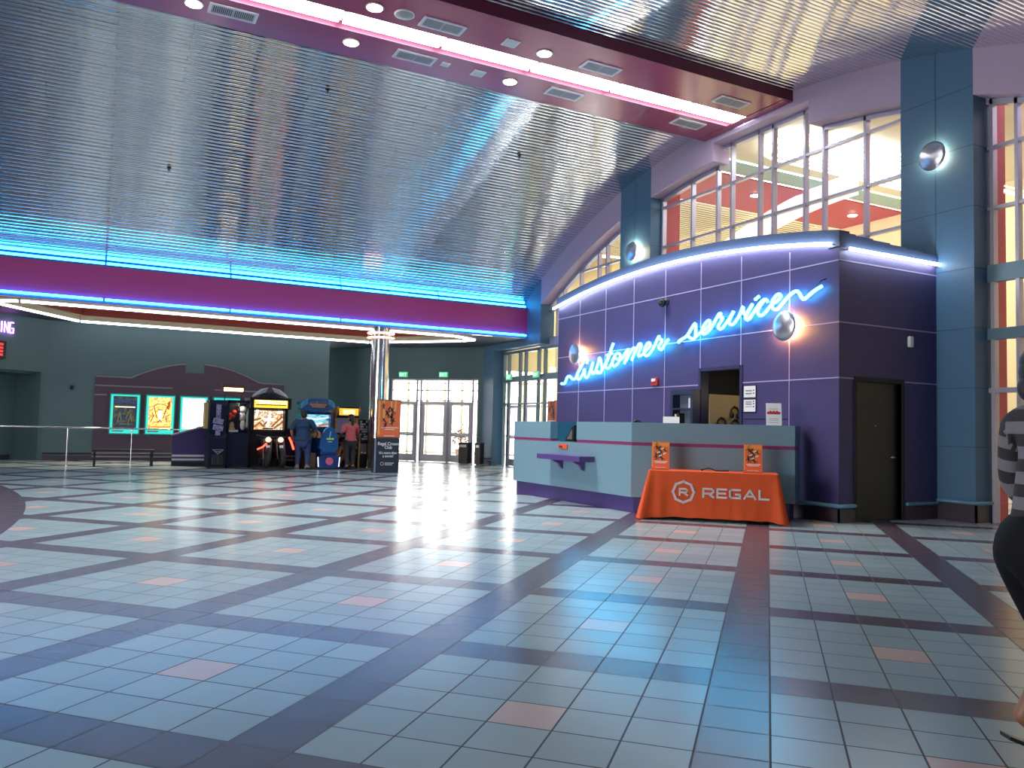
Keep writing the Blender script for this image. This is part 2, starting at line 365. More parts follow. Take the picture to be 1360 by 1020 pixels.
# ================================================================== THE SETTING
# ---- floor: tile pattern at 45 degrees to the building
def floor_material():
    mt = bpy.data.materials.new('floor tiles'); mt.use_nodes = True; nt = mt.node_tree; b = nt.nodes['Principled BSDF']; L = nt.links
    def M(op, a, c=None, d=None):
        n = nt.nodes.new('ShaderNodeMath'); n.operation = op
        for i, x in enumerate((a, c, d)):
            if x is None: continue
            if isinstance(x, (int, float)): n.inputs[i].default_value = x
            else: L.new(x, n.inputs[i])
        return n.outputs[0]
    g = nt.nodes.new('ShaderNodeNewGeometry'); sp = nt.nodes.new('ShaderNodeSeparateXYZ'); L.new(g.outputs['Position'], sp.inputs[0])
    X, Y = sp.outputs[0], sp.outputs[1]; q = .70710678/S
    U = M('ADD', M('MULTIPLY', M('SUBTRACT', X, Y), q), -.0577 + 600)
    V = M('ADD', M('MULTIPLY', M('ADD', X, Y), q), -14.4513 + 600)
    fu, fv = M('FRACT', U), M('FRACT', V); iu, iv = M('FLOOR', U), M('FLOOR', V)
    cu, cv = M('MODULO', iu, 6.0), M('MODULO', iv, 6.0)
    band = M('MAXIMUM', M('COMPARE', cu, 5.0, .1), M('COMPARE', cv, 0.0, .1))
    pink = M('MULTIPLY', M('COMPARE', cu, 2.0, .1), M('COMPARE', cv, 3.0, .1))
    du = M('MINIMUM', fu, M('SUBTRACT', 1.0, fu)); dv = M('MINIMUM', fv, M('SUBTRACT', 1.0, fv))
    grout = M('LESS_THAN', M('MINIMUM', du, dv), .015)
    # the plain dark ring of the round floor at the left
    dist = M('SQRT', M('ADD', M('POWER', M('ADD', X, 23.0), 2.0), M('POWER', M('SUBTRACT', Y, 12.35), 2.0)))
    disc = M('LESS_THAN', dist, 22.17)
    wn = nt.nodes.new('ShaderNodeTexWhiteNoise'); wn.noise_dimensions = '2D'
    cx = nt.nodes.new('ShaderNodeCombineXYZ'); L.new(iu, cx.inputs[0]); L.new(iv, cx.inputs[1]); L.new(cx.outputs[0], wn.inputs['Vector'])
    tone = M('ADD', M('MULTIPLY', wn.outputs['Value'], .12), .94)
    no = nt.nodes.new('ShaderNodeTexNoise'); no.inputs['Scale'].default_value = 1.3; no.inputs['Detail'].default_value = 5; L.new(g.outputs['Position'], no.inputs['Vector'])
    tone2 = M('MULTIPLY', tone, M('ADD', M('MULTIPLY', no.outputs['Fac'], .16), .92))
    def mixc(f, a, c):
        n = nt.nodes.new('ShaderNodeMix'); n.data_type = 'RGBA'; L.new(f, n.inputs['Factor'])
        for s, x in ((n.inputs[6], a), (n.inputs[7], c)):
            if isinstance(x, tuple): s.default_value = (*x, 1)
            else: L.new(x, s)
        return n.outputs[2]
    c = mixc(pink, FLOOR_LIGHT, FLOOR_PINK); c = mixc(band, c, FLOOR_DARK)
    c = mixc(disc, c, (.10, .075, .095))
    sc = nt.nodes.new('ShaderNodeVectorMath'); sc.operation = 'SCALE'; L.new(c, sc.inputs[0]); L.new(tone2, sc.inputs['Scale'])
    c = mixc(M('MULTIPLY', grout, M('SUBTRACT', 1.0, disc)), sc.outputs[0], (.03, .035, .045))
    L.new(c, b.inputs['Base Color'])
    L.new(M('ADD', M('MULTIPLY', grout, .4), M('ADD', M('MULTIPLY', no.outputs['Fac'], .06), .20)), b.inputs['Roughness'])
    b.inputs['Specular IOR Level'].default_value = .48
    bp = nt.nodes.new('ShaderNodeBump'); bp.inputs['Strength'].default_value = .5; bp.inputs['Distance'].default_value = .002
    L.new(M('SUBTRACT', 1.0, grout), bp.inputs['Height']); L.new(bp.outputs[0], b.inputs['Normal'])
    return mt
FLOOR_LIGHT, FLOOR_DARK, FLOOR_PINK = (.36, .485, .55), (.115, .092, .125), (.66, .50, .48)
mb = MB(); mb.add([(-14, -9, 0), (26, -9, 0), (26, 33, 0), (-14, 33, 0)], [(0,1,2,3)])
struct(mb.build('floor', floor_material()))
mb = MB(); mb.box(-30, 70, -40, 33, -.32, -.3); mb.box(-30, 70, 33, 75, -.12, -.02); mb.box(26, 70, -40, 33, -.12, -.02)
struct(mb.build('trim_pavement', mat('pale concrete', (.62, .60, .56), .8, var=.06)))

# ---- vaulted metal slat ceiling: a barrel with its axis along X
VY, VZ, VR = 13.2, 8.45, 18.7
def vault(y): return VZ - VR + sqrt(VR*VR - (y - VY)**2)
XW = 12.45                    # room face of the glass wall's piers and header
def slat_ceiling(name, y_from, y_to, x0, x1, mats, zf=vault, seed=3, pitch=.127, seg=3.6, duty=.84):
    rnd = random.Random(seed); mb = MB(); sgn = 1 if y_to > y_from else -1; y = y_from; k = 0
    while (y - y_to)*sgn < 0:
        s = (zf(y + .01) - zf(y - .01))/.02; c = 1/sqrt(1 + s*s)
        t = Vector((0, c, c*s)); nrm = Vector((0, s*c, -c))        # along the arc / towards the room
        x = x0 - (k % 3)*seg/3
        while x < x1:
            xa, xb = max(x, x0), min(x + seg - .006, x1)
            if xb - xa > .05:
                tilt = rnd.gauss(0, .010); rl = rnd.gauss(0, .0008)
                w_ = pitch*duty/2; pr = [(-w_, .016), (-w_ + .002, .0022), (-w_*.6, .0004), (.0, -.0002), (w_*.6, .0004), (w_ - .002, .0022), (w_, .016)]
                vs = []
                for xx, tw in ((xa, -rl), (xb, rl)):
                    for a, h in pr:
                        P = Vector((xx, y, zf(y))) + t*a + nrm*(-h + a*tilt + tw*2)
                        vs.append(tuple(P))
                mb.add(vs, [(i, i+1, 8+i, 7+i) for i in range(6)], 0, True)
            x += seg
        y += sgn*pitch*c; k += 1
    return mb.build(name, mats)
def metal_slats():
    mt = bpy.data.materials.new('mirror finish ceiling slats'); mt.use_nodes = True; nt = mt.node_tree; b = nt.nodes['Principled BSDF']
    b.inputs['Base Color'].default_value = (.80, .80, .82, 1); b.inputs['Metallic'].default_value = 1; b.inputs['Roughness'].default_value = .09
    g = nt.nodes.new('ShaderNodeNewGeometry'); mp = nt.nodes.new('ShaderNodeMapping'); mp.inputs['Scale'].default_value = (2.5, .8, .8)
    n = nt.nodes.new('ShaderNodeTexNoise'); n.inputs['Scale'].default_value = 1.0; n.inputs['Detail'].default_value = 2
    nt.links.new(g.outputs['Position'], mp.inputs[0]); nt.links.new(mp.outputs[0], n.inputs['Vector'])
    bp = nt.nodes.new('ShaderNodeBump'); bp.inputs['Strength'].default_value = .30; bp.inputs['Distance'].default_value = .02
    nt.links.new(n.outputs['Fac'], bp.inputs['Height']); nt.links.new(bp.outputs[0], b.inputs['Normal'])
    return mt
M_slat = metal_slats()
YB0, YB1 = 11.85, 14.52       # the maroon beam
XL = -12.0
struct(slat_ceiling('ceiling', YB1 + .04, 23.42, XL, XW, M_slat, seed=3))
struct(slat_ceiling('ceiling_slats_right', YB0 - .04, 2.3, XL, XW, M_slat, seed=5))
mb = MB()
n = 60
ys = [2.2 + (23.6 - 2.2)*i/n for i in range(n + 1)]
vs = [(x, y, vault(y) + .05) for y in ys for x in (XL, XW + .35)]
mb.add(vs, [(2*i, 2*i+1, 2*i+3, 2*i+2) for i in range(n)])
vs = [(x, y, vault(y) + .25) for y in ys for x in (XL, XW + .35)]
mb.add(vs, [(2*i, 2*i+1, 2*i+3, 2*i+2) for i in range(n)])
struct(mb.build('ceiling_backing', M_blackm))

# ---- maroon beam with the neon channel
BZ = 8.2
mb = MB()
CY0, CY1 = 12.92, 13.56       # channel
mb.box(XL, XW, YB0, CY0, BZ, BZ + .30)
mb.box(XL, XW, CY1, YB1, BZ, BZ + .30)
mb.box(XL, XW, CY0, CY1, BZ + .26, BZ + .30)
mb.box(XL, XW, YB0 - .02, YB0, BZ - .0, BZ + .30, 1)
mb.box(XL, XW, YB1, YB1 + .02, BZ - .0, BZ + .16, 1)
mb.box(XL, XW, CY0, CY0 + .012, BZ, BZ + .26, 1); mb.box(XL, XW, CY1 - .012, CY1, BZ, BZ + .26, 1)
mb.box(XL, XW, CY0 + .06, CY1 - .06, BZ + .12, BZ + .26, 2)
struct(mb.build('trim_ceiling_beam', [M_maroon, M_maroond, mat('grey reflector tray', (.22, .24, .25), .5)]))
mb = MB(); mb.box(XW - .24, XW - .02, YB0 + .02, YB1 - .02, BZ - .012, BZ - .001)
struct(mb.build('trim_beam_end', M_maroon))

# ---- facade wall (plane X = XW, glass plane at 12.85)
XG = 12.85
def zopen(y):                 # top of the glazed openings
    if 11.42 < y < 14.25: return 8.08
    return vault(y) - .77
mb = MB()
def header(y0, y1, n=24):
    for i in range(n):
        a = y0 + (y1 - y0)*i/n; b = y0 + (y1 - y0)*(i+1)/n
        za, zb = zopen((a*.999 + b*.001)), zopen((b*.999 + a*.001))
        p = [(XW, a, za), (XW, b, zb), (XW, b, vault(b) + .3), (XW, a, vault(a) + .3)]
        mb.prism(p, (XG + .1 - XW, 0, 0))
header(9.33, 11.42, 8); header(11.42, 14.25, 2); header(14.25, 16.6, 10); header(17.94, 22.3, 16); header(2.2, 8.0, 20)
struct(mb.build('wall_right_header', M_header))
mb = MB()
def pier(y0, y1, z1, x0=XW, x1=XG + .1): mb.box(x0, x1, y0, y1, 0, z1)
pier(8.0, 9.33, 8.3); pier(16.6, 17.94, 8.2)
mb.box(XW, XG + .1, 22.3, 25.65, 4.05, 6.2)
mb.box(XW, XG + .1, 25.65, 26.5, 0, 4.6)
# joint lines
o = mb.build('wall_right', M_pier); struct(o)
mb = MB()
for y0, y1 in ((8.0, 9.33), (16.6, 17.94)):
    yc = (y0 + y1)/2
    mb.box(XW - .004, XW + .001, yc - .007, yc + .007, .3, 8.1)
    for z in (1.2, 2.15, 3.12, 4.1, 5.12, 6.12, 7.1): mb.box(XW - .004, XW + .001, y0, y1, z - .006, z + .006); mb.box(XW, XG, y0 - .004, y0 + .001, z - .006, z + .006)
struct(mb.build('trim_pier_joints', mat('panel joint', (.05, .10, .14), .6)))
mb = MB()
for y0 in (8.0,):
    mb.box(XW - .03, XW, y0 - .03, 9.33, 0, .30); mb.box(XW - .03, XG, y0 - .03, y0, 0, .3)
struct(mb.build('baseboard_right', M_base))
mb = MB()
mb.tube([(XG - .04, 7.94, .31), (XW - .05, 7.94, .31), (XW - .05, 8.62, .31)], .028, 8)
struct(mb.build('trim_pier_bumper_rail', M_blue_rail))

# ---- glazing
def bars(mb, mi, ys, zs, y0, y1, z0, top, w=.055, thick=None, d0=XG - .06, d1=XG + .06):
    for y in ys: mb.box(d0, d1, y - w/2, y + w/2, z0, min(top(y), 9), mi)
    for z in zs:
        t = (thick or {}).get(z, w)
        # clip transoms under the arch
        N = 60; run = None
        for i in range(N + 1):
            y = y0 + (y1 - y0)*i/N; ok = top(y) > z + .02
            if ok and run is None: run = y
            if run is not None and (not ok or i == N):
                mb.box(d0 + .01, d1 - .01, run, y, z - t/2, z + t/2, mi); run = None
    N = 40
    for i in range(N):
        a = y0 + (y1 - y0)*i/N; b = y0 + (y1 - y0)*(i+1)/N; za, zb = top(a*.999+b*.001), top(b*.999+a*.001)
        mb.prism([(d0, a, za - .09), (d0, b, zb - .09), (d0, b, zb), (d0, a, za)], (d1 - d0, 0, 0), mi)
def pane(mb, y0, y1, z0, top, x=XG, n=30):
    for i in range(n):
        a = y0 + (y1 - y0)*i/n; b = y0 + (y1 - y0)*(i+1)/n
        mb.add([(x, a, z0), (x, b, z0), (x, b, top(b*.999 + a*.001)), (x, a, top(a*.999 + b*.001))], [(0,1,2,3)])
def window(n, y0, y1, ys, zs, z0, fmat, thick=None):
    r = empty('window_%d' % n, (XG, (y0 + y1)/2, z0)); struct(r)
    mb = MB(); bars(mb, 0, ys, zs, y0, y1, z0, zopen, thick=thick); wpart(r, mb, 'window_frame', fmat)
    mb = MB(); pane(mb, y0, y1, z0, zopen); wpart(r, mb, 'window_glass', M_glass)
    return r
window(1, 17.94, 22.9, [22.86, 21.88, 21.48, 20.5, 19.54, 19.12, 18.0], [7.13, 6.1, 5.12, 4.12], 4.0, M_alu, {4.12: .3})
window(2, 9.33, 16.6, [16.55, 15.4, 14.49, 14.01, 13.13, 12.72, 11.84, 11.35, 10.36, 9.4], [7.13, 6.1, 5.15, 4.1], 3.6, M_alu)
window(3, 3.2, 8.0, [7.92, 7.52, 6.5, 5.5, 4.5, 3.4], [7.2, 6.11, 5.1, 2.12], 0, M_alu, {2.12: .08})
mb = MB(); mb.box(XG - .07, XG + .05, 3.2, 8.0, 3.88, 4.16); mb.box(XG - .07, XG + .05, 3.2, 8.0, 2.94, 3.12); struct(mb.build('trim_window_bands', M_tealalu))
# lower left entrance: glazing and doors under the header
r = empty('window_4', (XG, 23.6, 0)); struct(r)
mb = MB(); bars(mb, 0, [25.55, 25.2, 24.36, 23.95, 23.05, 22.62, 21.7, 21.3, 20.4, 19.5], [3.02, 2.16], 17.94, 25.65, 0, lambda y: 4.0, thick={3.02: .2, 2.16: .06}); wpart(r, mb, 'window_frame', M_tealalu)
mb = MB(); pane(mb, 17.94, 25.65, 0, lambda y: 4.0, n=1); wpart(r, mb, 'window_glass', M_glass)
def swing_door(name, P, Q, z1, fmat, st=.10, rail_z=(.95, 1.08), kick=.25, t=.05):
    """glazed door leaf between plan points P and Q"""
    P = Vector((*P, 0)); Q = Vector((*Q, 0)); L = (Q - P).length; u = (Q - P)/L; w = Vector((-u.y, u.x, 0)); c = (P + Q)/2
    r = empty(name, tuple(c)); struct(r)
    mb = MB()
    def bx(a0, a1, z0, z1, tt=t): mb.obox(tuple((P + u*(a0 + a1)/2)[:2]), u[:2], w[:2], (a1 - a0)/2, tt/2, z0, z1)
    bx(0, st, .01, z1); bx(L - st, L, .01, z1); bx(st, L - st, z1 - .11, z1); bx(st, L - st, .01, kick); bx(st, L - st, *rail_z)
    wpart(r, mb, 'door_frame', fmat)
    mb = MB(); mb.obox(tuple(c[:2]), u[:2], w[:2], L/2 - st, .006, kick, z1 - .1); wpart(r, mb, 'door_glass', M_glass)
    mb = MB(); s = -1 if (w.x*(-c.x) + w.y*(-c.y)) < 0 else 1
    mb.tube([tuple(P + u*(st + .02) + w*s*.08 + Vector((0, 0, rail_z[0] + .06))), tuple(P + u*(L - st - .02) + w*s*.08 + Vector((0, 0, rail_z[0] + .06)))], .018, 8)
    wpart(r, mb, 'push_bar', M_steel)
    return r
swing_door('door_1', (XG, 24.33), (XG, 23.98), 2.12, M_tealalu, st=.05) if False else None
swing_door('door_1', (XG, 25.17), (XG, 24.39), 2.12, M_alu)
swing_door('door_2', (XG, 23.92), (XG, 23.08), 2.12, M_alu)

# ---- chamfer wall with the outside doors (X + Y = 39), back wall, left chamfer
def chp(t): return (11.2 + t*.70710678, 27.8 - t*.70710678)      # along the chamfer
DL, DR = -1.95, 1.62                                              # door opening
u45 = (.70710678, -.70710678); n45 = (.70710678, .70710678)
def chbox(mb, t0, t1, z0, z1, d0=0.0, d1=.25, mi=0):
    c = chp((t0 + t1)/2); dm = (d0 + d1)/2
    mb.obox((c[0] + n45[0]*dm, c[1] + n45[1]*dm), u45, n45, (t1 - t0)/2, (d1 - d0)/2, z0, z1, mi)
mb = MB()
chbox(mb, -4.9, DL, 0, 4.6); chbox(mb, DR, 2.1, 0, 4.6); chbox(mb, DL, DR, 3.08, 4.6)
mb.box(7.0, 7.2, 28.2, 31.6, 0, 4.6)
mb.box(-1.5, 7.0, 28.2, 28.4, 0, 4.6)
c = (-1.5, 28.2)
# left chamfer: header and recess below it
def chl(t): return (-1.5 - t*.70710678, 28.2 - t*.70710678)
def clbox(t0, t1, z0, z1, d0=0.0, d1=.25, mi=0):
    q = chl((t0 + t1)/2); dm = (d0 + d1)/2; ul = (-.70710678, -.70710678); nl = (-.70710678, .70710678)
    mb.obox((q[0] + nl[0]*dm, q[1] + nl[1]*dm), ul, nl, (t1 - t0)/2, (d1 - d0)/2, z0, z1, mi)
clbox(0, 12, 2.66, 4.6); clbox(0, .12, 0, 2.66)
clbox(-1.5, 12, 0, 2.66, 1.1, 1.25); clbox(-.2, 0, 0, 2.66, .2, 1.2); clbox(0, 12, 2.6, 2.66, .25, 1.2); clbox(-.1, 0.0, 0, 4.6, 0, .3)
struct(mb.build('wall_back', M_wall))
mb = MB()
mb.box(-1.45, 6.98, 28.16, 28.2, 0, .14); chbox(mb, DR, 2.1, 0, .14, -.03, 0); chbox(mb, -4.6, DL, 0, .14, -.03, 0); clbox(.12, 10, 0, .14, 1.06, 1.1)
mb.box(XW - .03, XW, 25.65, 26.4, 0, .14)
struct(mb.build('baseboard_back', M_base))
mb = MB()
mb.box(-1.45, 6.98, 28.15, 28.2, .19, .23); mb.box(XW - .04, XW, 25.65, 26.4, .19, .23); chbox(mb, DR, 2.1, .19, .23, -.04, 0)
struct(mb.build('trim_back_wall_stripe', M_blackm))
# transom frame over the doors
r = empty('window_5', (11.2, 27.8, 2.25)); struct(r)
mb = MB()
for t in (DL + .04, -.86, -.70, .40, 1.38, DR - .03): chbox(mb, t - .035, t + .035, 0, 3.08, .06, .18)
for z in (2.27, 2.66, 3.05): chbox(mb, DL, DR, z - .02, z + .02, .07, .17)
wpart(r, mb, 'window_frame', M_alu)
mb = MB(); chbox(mb, DL, DR, 2.27, 3.05, .11, .114); chbox(mb, DL, -1.9, 0, 2.27, .11, .114); chbox(mb, -.86, -.7, 0, 2.27, .11, .114); chbox(mb, 1.38, DR, 0, 2.27, .11, .114)
wpart(r, mb, 'window_glass', M_glass)
def chpt(t, d=.12): q = chp(t); return (q[0] + n45[0]*d, q[1] + n45[1]*d)
M_doorl = mat('pale lilac door enamel', (.74, .68, .74), .4)
swing_door('door_3', chpt(-1.87), chpt(-.89), 2.24, M_doorl, st=.13, kick=.27)
swing_door('door_4', chpt(-.67), chpt(.37), 2.24, M_doorl, st=.13, kick=.27)
swing_door('door_5', chpt(.43), chpt(1.35), 2.24, M_doorl, st=.13, kick=.27)

# outer doors of the draught lobby, seen through the inner ones
mb = MB()
for t in (-2.6, -1.75, -.95, -.2, .72, 1.6, 2.4, 3.2): chbox(mb, t - .04, t + .04, 0, 3.2, 3.0, 3.1)
for z in (2.2, 3.1, 1.0, .25): chbox(mb, -3.4, 3.8, z - .03, z + .03, 3.0, 3.1)
struct(mb.build('trim_outer_doors', mat('tan door frame', (.55, .46, .32), .5)))
# ---- low soffit over the arcade with the hexagonal tray
SZ = 4.27
TR = [(-2.6, 24.3), (-.6, 27.55), (8.45, 27.55), (10.85, 24.95), (11.05, 24.4), (10.1, 23.85), (-1.9, 23.85)]
def ring(poly, k):           # inset towards the middle
    cx = sum(p[0] for p in poly)/len(poly); cy = 25.6
    out = []
    for i, p in enumerate(poly):
        a = Vector((*poly[i-1], 0)); b = Vector((*p, 0)); c = Vector((*poly[(i+1) % len(poly)], 0))
        d1 = (b - a).normalized(); d2 = (c - b).normalized(); n1 = Vector((d1.y, -d1.x, 0)); n2 = Vector((d2.y, -d2.x, 0))
        nn = (n1 + n2).normalized(); kk = k/max(nn.dot(n1), .45)
        out.append((p[0] + nn.x*kk, p[1] + nn.y*kk))
    return out
mb = MB()
OUT = [(XL - .5, 23.3), (XL - .5, 32), (8.6, 32), (13.2, 27.4), (13.2, 23.3)]
# soffit as quads from the tray outline outwards
tr = TR
def fan(outer, inner, z):
    n = len(inner); mb.add([(x, y, z) for x, y in inner] + [(x, y, z) for x, y in outer], [(i, (i+1) % n, n + (i+1) % n, n + i) for i in range(n)])
fan([(XL - .5, 24.3), (XL-.5, 33), (8.6, 33), (13.3, 27.6), (13.3, 24.4), (13.3, 23.28), (XL-.5, 23.28)], tr, SZ)
struct(mb.build('ceiling_soffit', mat('charcoal teal soffit', (.06, .075, .095), .6)))
mb = MB()
r1 = ring(tr, .12)
def band(a, za, b, zb, mi):
    n = len(a); mb.add([(x, y, za) for x, y in a] + [(x, y, zb) for x, y in b], [(i, (i+1) % n, n + (i+1) % n, n + i) for i in range(n)], mi)
band(tr, SZ, tr, SZ + .14, 0); band(tr, SZ + .14, r1, SZ + .14, 0); 
r2 = ring(tr, .35)
band(r1, SZ + .14, r1, SZ + .36, 1); band(r1, SZ + .36, r2, SZ + .36, 0); band(r2, SZ + .36, r2, SZ + .5, 0)
mb.add([(x, y, SZ + .5) for x, y in r2], [tuple(range(len(r2)))], 0)
struct(mb.build('trim_tray', [M_creamd, M_red]))
# bulkhead in front of the soffit
BY = 23.2
mb = MB(); mb.box(XL, XW, BY, BY + .12, 4.36, 5.24); struct(mb.build('trim_bulkhead', M_magenta))
mb = MB(); mb.box(XL, XW, BY - .02, BY + .3, 5.24, 5.28); mb.box(XL, XW, BY + .28, BY + .34, 5.24, 5.85); mb.box(XL, XW, BY - .03, BY + .12, 4.28, 4.36); mb.box(XL, XW, BY-.045, BY-.03, 4.28, 4.30)
for x in (8.05,): mb.box(x - .3, x + .3, BY + .2, BY + .3, 5.28, 5.55)
struct(mb.build('trim_bulkhead_cove', mat('cobalt cove paint', (.05, .14, .42), .35)))

# ---- walls out of view that close the room
mb = MB(); mb.box(XL - .2, XL, -8, 2.0, 0, .9); mb.box(XL - .2, XL, -8, 33, 4.3, 9); mb.box(XL - .2, XL, 11, 33, 0, 4.3); mb.box(XL - .2, XL, -8, 1.6, 0, 4.3)
struct(mb.build('wall_left', M_cream))
mb = MB()
for y0, y1, z0, z1, mi in ((12.0, 13.6, 0, 4, 0), (15, 17.5, .0, 3.2, 0), (18.5, 20.6, 0, 4.6, 1), (11.2, 22.8, 4.5, 5.1, 1)): mb.box(XL, XL + .1, y0, y1, z0, z1, mi)
struct(mb.build('trim_left_wall_panels', [mat('navy panel', (.02, .03, .07), .5), M_maroon]))
mb = MB(); mb.box(XL, XW + .4, -8.2, -8, 0, 9); mb.box(XL, XW + .4, 2.0, 2.3, 4.9, 8.6); mb.box(XL, XW + .4, -8, 2.1, 4.9, 5.1)
mb.box(XW, XW + .4, -8.2, 3.2, 0, 8.6)
struct(mb.build('wall_front', M_wall))

# ================================================================== VESTIBULE BEHIND THE GLASS
VX1 = 21.0
mb = MB()
mb.box(VX1, VX1 + .2, -2, 26.0, 0, 9.6); mb.box(XG + .1, VX1, -2.2, -2, 0, 9.6)
struct(mb.build('wall_vestibule', M_cream))
mb = MB()
mb.box(XG + .1, XG + .55, 16.6, 17.94, 0, 9.0); mb.box(XG + .1, XG + .45, 8.0, 9.33, 0, 9.0)
struct(mb.build('wall_vestibule_piers', M_redv))
struct(slat_ceiling('ceiling_vestibule_slats', 17.9, 26.4, XG + .2, VX1, mat('cream enamel slats', (.80, .72, .52), .35), zf=lambda y: 8.0, seed=9, pitch=.19, seg=9, duty=.58))
mb = MB()
mb.box(XG + .1, VX1, 17.8, 26.5, 8.3, 8.34, 0); mb.box(XG + .1, VX1, 15.62, 17.9, 7.98, 8.02, 1); mb.box(XG + .1, VX1, 14.95, 15.62, 8.05, 8.08, 2)
mb.box(XG + .1, VX1, 9.2, 14.95, 8.12, 8.16, 3); mb.box(XG + .1, VX1, 3.4, 9.2, 8.0, 8.03, 4); mb.box(XG + .1, VX1, -2, 3.4, 8.12, 8.16, 3)
struct(mb.build('ceiling_vestibule', [M_blackm, mat('coral red ceiling', (.48, .045, .085), .5), mat('sea green ceiling', (.33, .52, .47), .5), M_creamd, mat('orchid ceiling', (.52, .13, .36), .5)]))
# white arch crossing the vestibule; its brightness is put in as emission, no lamp
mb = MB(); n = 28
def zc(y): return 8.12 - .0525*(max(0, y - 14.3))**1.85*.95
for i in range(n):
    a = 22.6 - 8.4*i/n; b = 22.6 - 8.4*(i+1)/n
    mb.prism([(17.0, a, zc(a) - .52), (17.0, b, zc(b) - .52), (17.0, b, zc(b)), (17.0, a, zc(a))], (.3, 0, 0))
struct(mb.build('trim_vestibule_arch', glow('white arch added glow', (1, .96, .92), 1.15)))
mb = MB(); mb.box(14.6, 15.0, 24.6, 25.0, 0, 8); mb.box(17.4, 17.8, 25.6, 26.0, 0, 8); mb.box(XG + .1, VX1, 25.9, 26.2, 3.4, 8)
struct(mb.build('wall_vestibule_posts', M_cream))
# ================================================================== NEON AND LAMPS
def neon_run(name, runs, r, m, label, group=None, sup=None, seg=True, cat='neon light'):
    """one neon line: each run of tube a part, with its stand-off clips"""
    a = runs[0][0]; b = runs[-1][-1]
    root = empty(name, tuple((Vector(a) + Vector(b))/2), 0, label, cat, group)
    for run in runs:
        mb = MB(); mb.tube(run, r, 8); wpart(root, mb, 'neon_tube', m)
    if sup:
        mb = MB()
        for run in runs:
            for p in (run[0], run[-1]):
                q = tuple(p[i] + sup[i] for i in range(3)); mb.tube([p, q], .012, 6)
        wpart(root, mb, 'tube_support', M_steel)
    return root
def xruns(x0, x1, y, z, step, gap=.06):
    out = []; x = x1
    while x > x0 + .3:
        a = max(x - step, x0); out.append([(a + gap/2, y, z), (x - gap/2, y, z)]); x -= step
    return out[::-1]
# channel of the beam: three white tubes per length
for k, (y, z) in enumerate(((13.07, BZ + .06), (13.24, BZ + .02), (13.41, BZ + .06))):
    neon_run('neon_strip', xruns(-4.0, 12.7, y, z, 1.86, .08), .030, N_white,
        ['white neon line along the camera-near edge of the maroon beam channel', 'white neon line in the middle of the maroon beam channel', 'white neon line along the far edge of the maroon beam channel'][k], 'white neon lines in the ceiling beam channel', (0, 0, .2))
# blue neon of the bulkhead
for y, z, lb, mm in ((23.30, 5.47, 'upper blue neon line above the magenta bulkhead', N_blue), (23.22, 5.33, 'second blue neon line, just above the magenta bulkhead face', N_blue), (23.13, 4.37, 'blue neon line along the bottom edge of the magenta bulkhead', N_blue)):
    neon_run('neon_strip', xruns(-8.0, 12.4, y, z, 3.1, .05), .032, mm, lb, 'blue neon lines on the bulkhead', (0, .07, 0))
# white neon around the tray
rt = ring(TR, -.06)
def seg(i, j): 
    a, b = Vector((*rt[i], SZ - .03)), Vector((*rt[j], SZ - .03)); d = (b - a).normalized()*.04
    return [tuple(a + d), tuple(b - d)]
neon_run('neon_strip', [seg(i, (i+1) % len(rt)) for i in range(len(rt))], .035, N_whitew, 'white neon line outlining the hexagonal ceiling tray over the arcade', None, (0, 0, .06))
# booth parapet neon
XB, BYC, BYL = 10.12, 8.66, 17.2          # booth front plane, right corner, left end
def btop(y): return 4.70 - .0205*(y - 13.1)**2
ys = [BYL + .12 - (BYL + .12 - 8.74)*i/30 for i in range(31)]
runs = [[(XB - .09, y, btop(y)) for y in ys[:11]], [(XB - .09, y, btop(y)) for y in ys[10:21]], [(XB - .09, y, btop(y)) for y in ys[20:]]]
neon_run('neon_strip', runs, .028, N_white, 'white neon line following the arched top of the violet booth front', None, (.09, 0, 0))
neon_run('neon_strip', [[(10.25, 8.57, 4.23), (12.42, 8.57, 4.23)]], .028, N_white, 'white neon line along the top of the booth side above the black door', None, (0, .09, 0))
# vestibule neon: nested racetracks
for k in range(4):
    a = .25 + .21*k; pts = []
    for i in range(13): t = pi/2 + pi*i/12; pts.append((14.35 + .9*(k*.12 + .4)*cos(t)*1.6, 13.2 + a*sin(t), 7.95))
    for i in range(13): t = -pi/2 + pi*i/12; pts.append((19.3 + .9*cos(t), 13.2 + a*sin(t), 7.95))
    o = MB().tube(pts, .03, 8, True).build('neon_loop', glow('vestibule neon', (.9, .96, 1), 7)); localize(o, Vector((17, 13.2, 7.95)))
    tag(o, ['innermost white neon loop on the vestibule ceiling beyond the glass', 'second white neon loop on the vestibule ceiling, counted from the inside', 'third white neon loop on the vestibule ceiling, counted from the inside', 'outermost white neon loop on the vestibule ceiling beyond the glass'][k], 'neon light', 'nested neon loops beyond the glass')
for k in range(3):
    a = .4 + .3*k; pts = [(14.2 + .8*cos(t) - 0, 6.0 + a*sin(t), 7.9) for t in [pi/2 + pi*i/12 for i in range(13)]] + [(19 + .6*cos(t), 6.0 + a*sin(t), 7.9) for t in [-pi/2 + pi*i/12 for i in range(13)]]
    o = MB().tube(pts, .03, 8, True).build('neon_loop', glow('vestibule neon', (.9, .96, 1), 7)); localize(o, Vector((17, 6, 7.9)))
    tag(o, ['inner', 'middle', 'outer'][k] + ' white neon loop on the orchid ceiling behind the right window', 'neon light', 'nested neon loops on the orchid ceiling')

